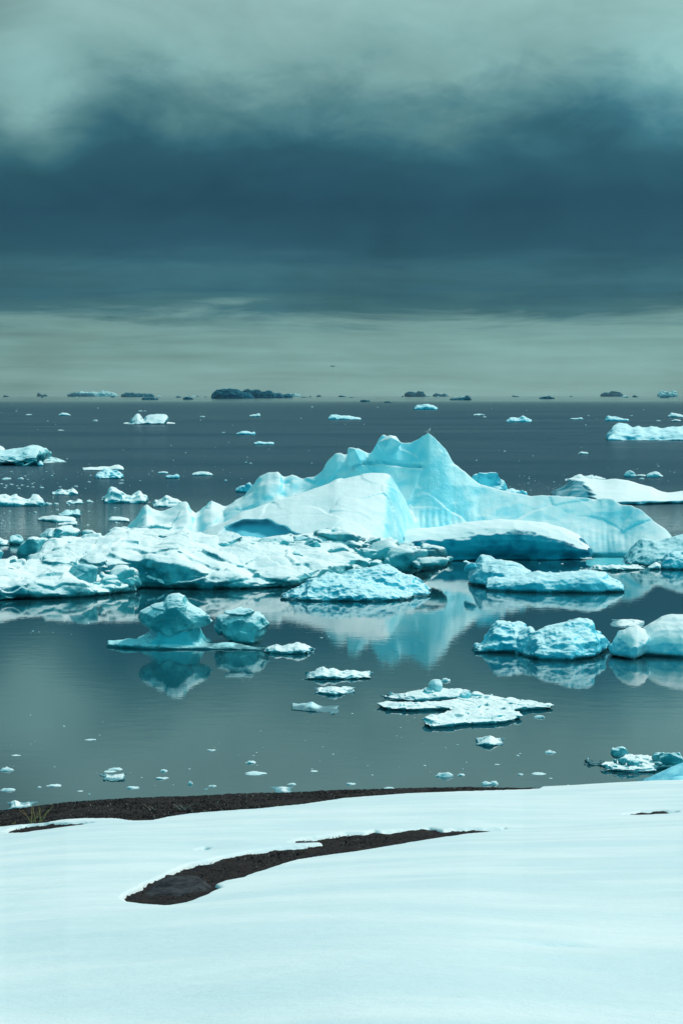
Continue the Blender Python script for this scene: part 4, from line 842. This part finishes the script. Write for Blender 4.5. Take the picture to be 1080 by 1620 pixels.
# cluster at the lower right
berg('ice_floe', [slab([(948, 1216), (955, 1211), (975, 1206), (990, 1200), (1015, 1199), (1032, 1206), (1060, 1207), (1090, 1208), (1090, 1218), (1050, 1217), (1030, 1221), (1000, 1222), (970, 1221)], top=.14),
                  ridge([(985, 1202), (995, 1196), (1010, 1195), (1022, 1196), (1032, 1200)], [(985, 1208), (1032, 1209)], .9, .6, FLAT), ridge([(948, 1216), (958, 1210), (975, 1209), (990, 1213), (1020, 1214), (1040, 1213)], [(948, 1220), (1000, 1223), (1040, 1222)], .7, .6, FLAT)],
     .026, M_floe, [('soft', .5, .05), ('block', .35, .05), ('fbm', .1, .012)], 122, (.25, .2), 1, 'thin layered ice sheet at lower right carrying a heap of boulders', 'ice floe')
for i, (px, py, w_, h_, Yw, lab) in enumerate([
        (980, 1191, 30, 20, 1206, 'largest round ice boulder standing at the back of the layered sheet at lower right'),
        (984, 1204, 15, 13, 1214, 'small rounded boulder in the middle of the heap on the layered sheet'),
        (1000, 1208, 20, 14, 1217, 'broad ice boulder at the front of the heap on the layered sheet'),
        (973, 1205, 9, 9, 1213, 'smallest pebble-like ice lump on the left of the boulder heap'),
        (1042, 1198, 24, 16, 1210, 'rounded ice lump between the boulder heap and the faceted block'),
        (1062, 1201, 40, 24, 1215, 'large faceted grey-white ice block above the turquoise dome'),
        (1040, 1209, 14, 8, 1218, 'low ice lump left of the faceted block and above the turquoise dome')]):
    Y = dist(Yw)
    berg('ice_block', [blk(px, py, Y, w_, h_, 40+i, dep=w_*PIX(Y)*.8, n=24, boxy=.3, tilt=.1)], .018, M_bol, [('soft', .4, .03), ('block', .35, .035), ('fbm', .1, .008)], 130+i, smooth=3, label=lab, cat='ice block', origin=AT(px, py+h_/2, Y))
simple('ice_floe', 'knob of ice with a low tail, left of the layered sheet at lower right', [(921, 1206), (925, 1201), (931, 1199), (935, 1203), (942, 1206), (950, 1203), (957, 1206), (959, 1210)], [(921, 1211), (959, 1213)], .7, .5, DOME, M_bol, .022, [('block', .35, .04), ('fbm', .1, .012)], 140)

# ------------------------------------------------------------------ small drifting pieces
def bit_mesh(seed, res=3, flat=False):
    bm = bmesh.new(); bmesh.ops.create_icosphere(bm, subdivisions=res, radius=1)
    me = bpy.data.meshes.new('ice_piece'); bm.to_mesh(me); bm.free()
    P = verts(me); r = 1 + .38*fbm(P*1.6+seed*5.1, 3, seed) + .18*fbm(P*4+seed, 2, seed+3)
    P = P*r[:, None]; P[:, 2] = np.where(P[:, 2] > 0, P[:, 2]*(.75+.5*fbm(P*np.array([2.2, 2.2, 0])+seed, 3, seed+8)), P[:, 2]*.35)
    P[:, 0] /= np.abs(P[:, 0]).max(); P[:, 1] /= np.abs(P[:, 1]).max(); P[:, 2] /= P[:, 2].max()
    setv(me, P); me.polygons.foreach_set('use_smooth', [True]*len(me.polygons)); me.materials.append(M_bit)
    return me
BITS = [bit_mesh(i+1) for i in range(10)]
def bit(px, wl, w_, h_, i, label, group=None, name='ice_floe'):
    Y = dist(wl); q = PIX(Y)
    o = bpy.data.objects.new(name, BITS[i % 10]); COL.objects.link(o)
    o.location = (AX(px, wl)*Y, Y + w_*q*.3, -.01); o.scale = (w_*q/2, w_*q*.32, max(h_*q*.7, .02))
    return tag(o, label, 'ice floe', group)
named = [
    (10, 1220, 24, 8, 'rounded white floe at the left edge, uppermost of three near the shore'), (12, 1252, 32, 6, 'flat blue-tinted floe at the left edge above the two-humped one'),
    (84, 1245, 28, 4.5, 'flat white floe above the heath, left of the puffy floe'), (62, 1246, 8, 3, 'crumb beside the left tip of the flat floe above the heath'),
    (183, 1219, 26, 5, 'upper of two thin plates just behind the puffy floe'), (172, 1222, 24, 3, 'lower of two thin plates just behind the puffy floe'),
    (210, 1248, 22, 5, 'little pointed floe just below right of the puffy floe'), (256, 1233, 23, 5, 'short flat plate right of the puffy floe'),
    (259, 1221, 13, 5, 'tiny ragged bit above the short flat plate'), (143, 1171.5, 19, 2.5, 'thin sliver alone on open water at left, above the other small pieces'),
    (301, 1241, 9, 8, 'upright splinter of ice above the long flat strip'), (336, 1245, 18, 4, 'thin oval plate right of the upright splinter'),
    (396, 1208, 19, 6, 'small domed floe on open water above the long white plate'), (402, 1226.5, 41, 6, 'long white plate with a raised right end, above the white mound'),
    (462, 1242, 16, 4, 'faint oval plate above the white mound'), (496, 1221, 15, 3, 'thin sliver right of the long white plate'), (555, 1241.5, 17, 4, 'thin oval plate alone right of the white mound'),
    (334, 1188, 16, 3.5, 'thin bumpy sliver on open water above the small domed floe'), (705, 1078, 16, 7, 'little egg-shaped floe behind the round ice ball'),
    (853, 1136, 18, 6, 'small floe off the right tip of the large spread-out one'), (870, 1192, 20, 6.5, 'little dark-based floe right of the arrow-shaped one'),
    (704, 1230, 37, 11, 'mounded blue-white floe near the snow edge, with a small companion'), (729, 1227.5, 14, 5, 'small companion at the right tip of the mounded floe'),
    (768, 1242, 18, 8, 'left one of two joined mounds of ice at the snow edge'), (781, 1241.5, 18, 8, 'right one of two joined mounds of ice at the snow edge'),
    (851, 1226, 27, 4.5, 'flat oval plate near the snow edge at right'), (823, 1226, 10, 3.5, 'tiny floe left of the flat oval plate near the snow edge'), (870, 1232, 8, 2.5, 'tiny floe below right of the flat oval plate'),
    (786, 1210, 10, 1.5, 'hairline sliver below the arrow-shaped floe'), (615, 1249, 18, 5, 'crumb of ice peeping over the heath crest right of centre'),
    (25, 1196, 18, 1.8, 'hairline plate at the left, above the rounded white floe'), (141, 1257, 6, 3, 'white crumb just above the heath below the flat floe'), (126, 1252.5, 13, 2, 'faint sliver next to the white crumb above the heath'),
    (9, 759, 18, 5, 'oval white floe at the left edge below the undercut iceberg'), (33, 758, 11, 4, 'round white floe right of the oval one at the left edge'),
    (141, 794.5, 14, 6, 'small rounded floe left of the blocky-humped floe'), (89, 798, 9, 4, 'tiny round floe left of the crumbled heap'), (76, 799, 12, 7, 'rounded lump at the right end of the ragged ice string'),
    (120, 770, 7, 2.5, 'tiny white piece above the string of small lumps'), (192, 765, 9, 2, 'thin piece below the jagged cyan floe'), (357, 761, 5, 4, 'tiny pointed piece left of the largest iceberg shoulder'),
    (389, 732, 5, 3, 'left one of two tiny white pieces under the fish-shaped floes'), (396, 733.5, 5, 2.5, 'right one of two tiny white pieces under the fish-shaped floes'),
    (45, 656.5, 12, 2, 'thin far floe at the upper left edge'), (151, 666, 9, 3, 'small far lump left of the two-humped iceberg'), (95.5, 681, 12, 2, 'thin far floe below the upper-left ones'),
    (222, 650.8, 8, 2, 'left one of two far specks above the two-humped iceberg'), (229, 650.8, 5, 2, 'right one of two far specks above the two-humped iceberg'),
    (320, 659.5, 9, 2, 'thin far floe between the two-humped iceberg and the tick-shaped scrap'), (354, 684.5, 6, 1.5, 'tiny far piece left of the upper fish-shaped floe'),
    (1041, 666.2, 8, 2.2, 'small far piece left of the low patch at the right edge'), (998.6, 658, 5, 1.8, 'far speck above the long low iceberg'), (930, 658, 4, 1.8, 'far speck right of the small flat floe'),
    (766, 660, 7, 1.8, 'far sliver touching the short flat floe'), (1015, 758, 9, 3, 'tiny piece below the strip of ice near the right edge'),
    (530, 682, 7, 0.1, None),
]
for i, (px, wl, w_, h_, lab) in enumerate(named):
    if lab: bit(px, wl, w_, h_, i, lab)
rnd = random.Random(9)
def spread(n, x0, x1, y0, y1, smin, smax, label, group, avoid=()):
    k = 0
    while k < n:
        px = rnd.uniform(x0, x1); py = rnd.uniform(y0, y1)
        if any(a <= px <= c and b <= py <= d for a, b, c, d in avoid): continue
        s = smin + (smax-smin)*rnd.random()**3
        bit(px, py, s, s*rnd.uniform(.18, .5), rnd.randrange(10), label, group, 'ice_fragment'); k += 1
spread(110, 0, 250, 745, 838, 1.5, 7, 'tiny ice crumb adrift on the dark water left of the largest iceberg', 'ice crumbs left of the largest iceberg', [(160, 770, 236, 800), (55, 812, 128, 834), (0, 778, 75, 803), (200, 795, 250, 838)])
for px, wl, s in [(2, 766, 6), (10, 768, 5), (18, 767, 7), (27, 769, 5), (35, 768, 6), (44, 770, 5), (52, 771, 6), (66, 772, 8), (8, 772, 5), (30, 773, 6)]:
    bit(px, wl, s, s*.35, int(px), 'tiny ice crumb adrift on the dark water left of the largest iceberg', 'ice crumbs left of the largest iceberg', 'ice_fragment')
spread(16, 255, 400, 705, 775, 1.5, 5, 'tiny ice crumb between the far floes and the left shoulder of the largest iceberg', 'ice crumbs above the left shoulder')
spread(48, 0, 1080, 642, 735, 1.5, 4.5, 'tiny distant ice speck on the ruffled open water', 'distant ice specks on open water', [(520, 676, 740, 735), (955, 665, 1080, 700), (195, 650, 275, 675), (0, 700, 90, 735)])
spread(30, 800, 905, 752, 778, 1.5, 5, 'tiny ice crumb in the gap behind the pale wall', 'ice crumbs behind the pale wall')
spread(14, 960, 1080, 736, 762, 1.5, 5, 'tiny ice crumb near the paired pieces at the right', 'ice crumbs at the right')
spread(9, 790, 940, 888, 905, 2.5, 8, 'tiny ice crumb in the dark water under the smooth undercut dome', 'ice crumbs under the undercut dome')
spread(14, 20, 560, 948, 1010, 2, 6, 'tiny ice crumb on the mirror water below the rubble', 'ice crumbs below the rubble', [(160, 940, 430, 1010)])
spread(60, 10, 700, 1120, 1250, 1.5, 6, 'tiny ice crumb on the calm water near the shore', 'ice crumbs near the shore')
spread(9, 700, 900, 1150, 1244, 1.5, 7, 'tiny ice crumb on the calm water right of centre near the snow', 'ice crumbs near the snow')
for px, wl, s, h_ in [(875, 1247, 17, 3), (900, 1246.5, 22, 5), (931, 1244, 6, 3)]:
    bit(px, wl, s, h_, int(px), 'tiny ice crumb on the calm water right of centre near the snow', 'ice crumbs near the snow', 'ice_fragment')

# ------------------------------------------------------------------ icebergs on the horizon
def horizon(crest, wl, label, mat, seed, dep=.5):
    Y = dist(wl); q = PIX(Y); wpx = crest[-1][0]-crest[0][0]
    simple('iceberg', label, crest, [(crest[0][0], wl), (crest[-1][0], wl)], wpx*q*dep*.5, wpx*q*dep*.4, DOME, mat, q*.45, [('ridged', (q*3, q*3, q*7), q*.9), ('block', (q*5, q*5, q*3), q*.8), ('fbm', q*1.6, q*.45)], seed, cat='iceberg', cut=(0, 1), smooth=0, post=0)
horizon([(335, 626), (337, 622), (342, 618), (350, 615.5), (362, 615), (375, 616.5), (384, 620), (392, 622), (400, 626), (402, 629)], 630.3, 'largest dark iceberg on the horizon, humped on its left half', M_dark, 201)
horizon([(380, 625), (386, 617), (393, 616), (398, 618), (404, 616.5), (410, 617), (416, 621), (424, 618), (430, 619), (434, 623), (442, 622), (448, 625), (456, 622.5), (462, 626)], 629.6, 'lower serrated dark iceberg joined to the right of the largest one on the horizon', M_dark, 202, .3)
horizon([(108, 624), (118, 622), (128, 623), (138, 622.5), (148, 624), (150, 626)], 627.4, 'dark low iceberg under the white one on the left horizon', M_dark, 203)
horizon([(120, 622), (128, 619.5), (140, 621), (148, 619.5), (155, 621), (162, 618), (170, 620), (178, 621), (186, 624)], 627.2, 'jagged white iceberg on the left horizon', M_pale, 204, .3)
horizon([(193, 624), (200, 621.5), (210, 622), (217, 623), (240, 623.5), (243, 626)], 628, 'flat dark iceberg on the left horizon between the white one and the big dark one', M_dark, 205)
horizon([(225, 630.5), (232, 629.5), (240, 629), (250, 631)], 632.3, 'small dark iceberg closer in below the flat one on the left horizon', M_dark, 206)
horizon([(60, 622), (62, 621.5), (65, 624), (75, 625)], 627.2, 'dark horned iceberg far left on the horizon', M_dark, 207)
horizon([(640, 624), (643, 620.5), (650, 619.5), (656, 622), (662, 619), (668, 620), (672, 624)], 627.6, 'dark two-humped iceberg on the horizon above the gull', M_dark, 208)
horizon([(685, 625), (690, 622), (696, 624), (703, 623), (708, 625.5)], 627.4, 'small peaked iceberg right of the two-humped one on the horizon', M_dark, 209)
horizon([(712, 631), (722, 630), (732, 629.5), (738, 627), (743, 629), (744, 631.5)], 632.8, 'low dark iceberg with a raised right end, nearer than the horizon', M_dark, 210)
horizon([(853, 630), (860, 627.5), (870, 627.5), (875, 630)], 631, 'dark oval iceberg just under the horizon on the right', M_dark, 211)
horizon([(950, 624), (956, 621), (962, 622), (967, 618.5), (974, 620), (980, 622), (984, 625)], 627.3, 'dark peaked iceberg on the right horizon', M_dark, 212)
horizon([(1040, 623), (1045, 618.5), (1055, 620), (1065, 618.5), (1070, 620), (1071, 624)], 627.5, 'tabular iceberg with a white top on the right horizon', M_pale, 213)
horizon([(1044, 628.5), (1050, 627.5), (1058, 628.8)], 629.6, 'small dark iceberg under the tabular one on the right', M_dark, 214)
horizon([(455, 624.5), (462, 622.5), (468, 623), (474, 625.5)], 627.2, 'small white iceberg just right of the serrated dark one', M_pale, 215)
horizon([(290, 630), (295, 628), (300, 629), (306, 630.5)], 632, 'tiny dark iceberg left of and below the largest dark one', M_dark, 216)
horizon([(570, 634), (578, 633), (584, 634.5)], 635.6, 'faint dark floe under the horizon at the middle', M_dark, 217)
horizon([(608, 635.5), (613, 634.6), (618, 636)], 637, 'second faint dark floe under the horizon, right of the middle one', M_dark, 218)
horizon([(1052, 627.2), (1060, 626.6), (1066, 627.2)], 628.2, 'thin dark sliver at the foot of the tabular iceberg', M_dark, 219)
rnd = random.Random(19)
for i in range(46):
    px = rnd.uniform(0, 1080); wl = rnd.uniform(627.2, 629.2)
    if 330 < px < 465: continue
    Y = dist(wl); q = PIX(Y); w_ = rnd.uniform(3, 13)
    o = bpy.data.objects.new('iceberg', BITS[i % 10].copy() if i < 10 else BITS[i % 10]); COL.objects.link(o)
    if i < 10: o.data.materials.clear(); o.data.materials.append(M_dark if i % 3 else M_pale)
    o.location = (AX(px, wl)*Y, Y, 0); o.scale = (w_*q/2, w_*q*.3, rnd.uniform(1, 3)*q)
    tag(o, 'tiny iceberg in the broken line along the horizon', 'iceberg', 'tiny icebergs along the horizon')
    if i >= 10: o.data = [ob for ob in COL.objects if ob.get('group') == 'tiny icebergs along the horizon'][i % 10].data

# ------------------------------------------------------------------ gull on the peak, bird in the air
M_white = plain_mat('white_feathers', (.70, .72, .72), (.80, .80, .78), 20, .7)
M_grey = plain_mat('grey_feathers', (.16, .19, .22), (.26, .29, .31), 20, .7)
M_beak = plain_mat('yellow_beak', (.55, .38, .08), (.60, .42, .10), 20, .5)
M_black = plain_mat('dark_bird', (.02, .03, .035), (.04, .05, .055), 20, .7)
def skin(name, pts, rad, edges, mat, parent, loc=(0, 0, 0), sub=1):
    me = bpy.data.meshes.new(name); me.from_pydata(pts, edges, []); me.update()
    o = bpy.data.objects.new(name, me); COL.objects.link(o)
    m = o.modifiers.new('s', 'SKIN'); m.use_smooth_shade = True
    for v, r in zip(me.skin_vertices[0].data, rad): v.radius = (r if isinstance(r, tuple) else (r, r))
    me.skin_vertices[0].data[0].use_root = True
    s = o.modifiers.new('d', 'SUBSURF'); s.levels = sub; s.render_levels = sub
    dg = bpy.context.evaluated_depsgraph_get(); dg.update(); out = bpy.data.meshes.new_from_object(o.evaluated_get(dg))
    bpy.data.objects.remove(o); out.name = name; out.polygons.foreach_set('use_smooth', [True]*len(out.polygons))
    o = mesh_obj(name, out, mat, parent, loc); return o
def peak_top(px):
    o = [q for q in COL.objects if q.name.startswith('ice_body')][0]; P = verts(o.data) + np.array(main.location)
    a = 540 + P[:, 0]/P[:, 1]*F; m = np.abs(a-px) < 2.5; Q = P[m]; i = Q[:, 2].argmax(); return Q[i]
pk = peak_top(678)
g = empty('gull', (pk[0], pk[1], pk[2]-.01), 'white and grey gull standing on the very peak of the largest iceberg', 'gull'); g.rotation_euler = (0, 0, R(25)); g.scale = (1.15,)*3
skin('body', [(-.20, 0, .17), (-.10, 0, .19), (0, 0, .22), (.09, 0, .27), (.13, 0, .34), (.16, 0, .40), (.185, 0, .405)], [(.03, .02), (.065, .06), (.085, .08), (.07, .07), (.042, .042), (.045, .045), (.025, .025)], [(i, i+1) for i in range(6)], M_white, g)
skin('beak', [(.19, 0, .402), (.225, 0, .398), (.245, 0, .388)], [.014, .011, .005], [(0, 1), (1, 2)], M_beak, g)
for s in (-1, 1):
    skin('wing', [(.07, s*.07, .27), (-.04, s*.085, .24), (-.16, s*.06, .19), (-.27, s*.03, .155)], [(.03, .045), (.022, .06), (.015, .04), (.006, .012)], [(0, 1), (1, 2), (2, 3)], M_grey, g)
    skin('leg', [(0, s*.03, .16), (.01, s*.03, .08), (.0, s*.03, .0), (.04, s*.035, -.005)], [.010, .007, .007, .008], [(0, 1), (1, 2), (2, 3)], M_beak, g)
skin('tail', [(-.18, 0, .175), (-.30, 0, .15)], [(.03, .015), (.035, .008)], [(0, 1)], M_white, g)
p2 = peak_top(674)
g2 = empty('gull', (p2[0], p2[1], p2[2]-.01), 'small second gull crouching just left of the gull on the peak', 'gull'); g2.rotation_euler = (0, 0, R(200)); g2.scale = (.62,)*3
skin('body', [(-.18, 0, .08), (-.08, 0, .10), (.03, 0, .13), (.10, 0, .17), (.14, 0, .24), (.17, 0, .25)], [(.03, .02), (.06, .06), (.08, .08), (.06, .06), (.042, .042), (.03, .03)], [(i, i+1) for i in range(5)], M_white, g2)
for s in (-1, 1): skin('wing', [(.06, s*.065, .15), (-.05, s*.075, .13), (-.24, s*.03, .08)], [(.03, .045), (.02, .05), (.006, .012)], [(0, 1), (1, 2)], M_grey, g2)
skin('beak', [(.175, 0, .25), (.215, 0, .243)], [.012, .006], [(0, 1)], M_beak, g2)
YB = 260; bx = AT(526, 580, YB)
b = empty('flying_bird', bx, 'small dark bird flying low in the sky above the horizon near the centre', 'bird'); b.rotation_euler = (0, 0, R(60))
skin('body', [(-.16, 0, 0), (0, 0, 0), (.12, 0, .02), (.18, 0, .03)], [(.02, .01), (.05, .05), (.035, .035), (.015, .015)], [(0, 1), (1, 2), (2, 3)], M_black, b)
for s in (-1, 1): skin('wing', [(0, s*.04, .02), (.03, s*.20, .10), (-.03, s*.40, .05)], [(.015, .06), (.012, .05), (.004, .012)], [(0, 1), (1, 2)], M_black, b)

# ------------------------------------------------------------------ haze over the sea
HZ = True
if HZ:
    me = bpy.data.meshes.new('haze'); x, y0, y1, z0, z1 = 30000, -60, 50000, -4, 110
    V = [(a, b_, c) for c in (z0, z1) for a, b_ in ((-x, y0), (x, y0), (x, y1), (-x, y1))]
    me.from_pydata(V, [], [(3, 2, 1, 0), (4, 5, 6, 7), (0, 1, 5, 4), (1, 2, 6, 5), (2, 3, 7, 6), (3, 0, 4, 7)]); me.update()
    m = bpy.data.materials.new('sea_haze'); m.use_nodes = True; t = NT(m.node_tree); t.n.clear()
    v = t.node('ShaderNodeVolumePrincipled', {'Color': (.62, .80, .80, 1), 'Density': 0.5e-5, 'Anisotropy': .0})
    t.l.new(v.outputs[0], t.node('ShaderNodeOutputMaterial').inputs['Volume'])
    tag(mesh_obj('haze', me, m), 'thin pale sea haze', 'haze', kind='stuff')
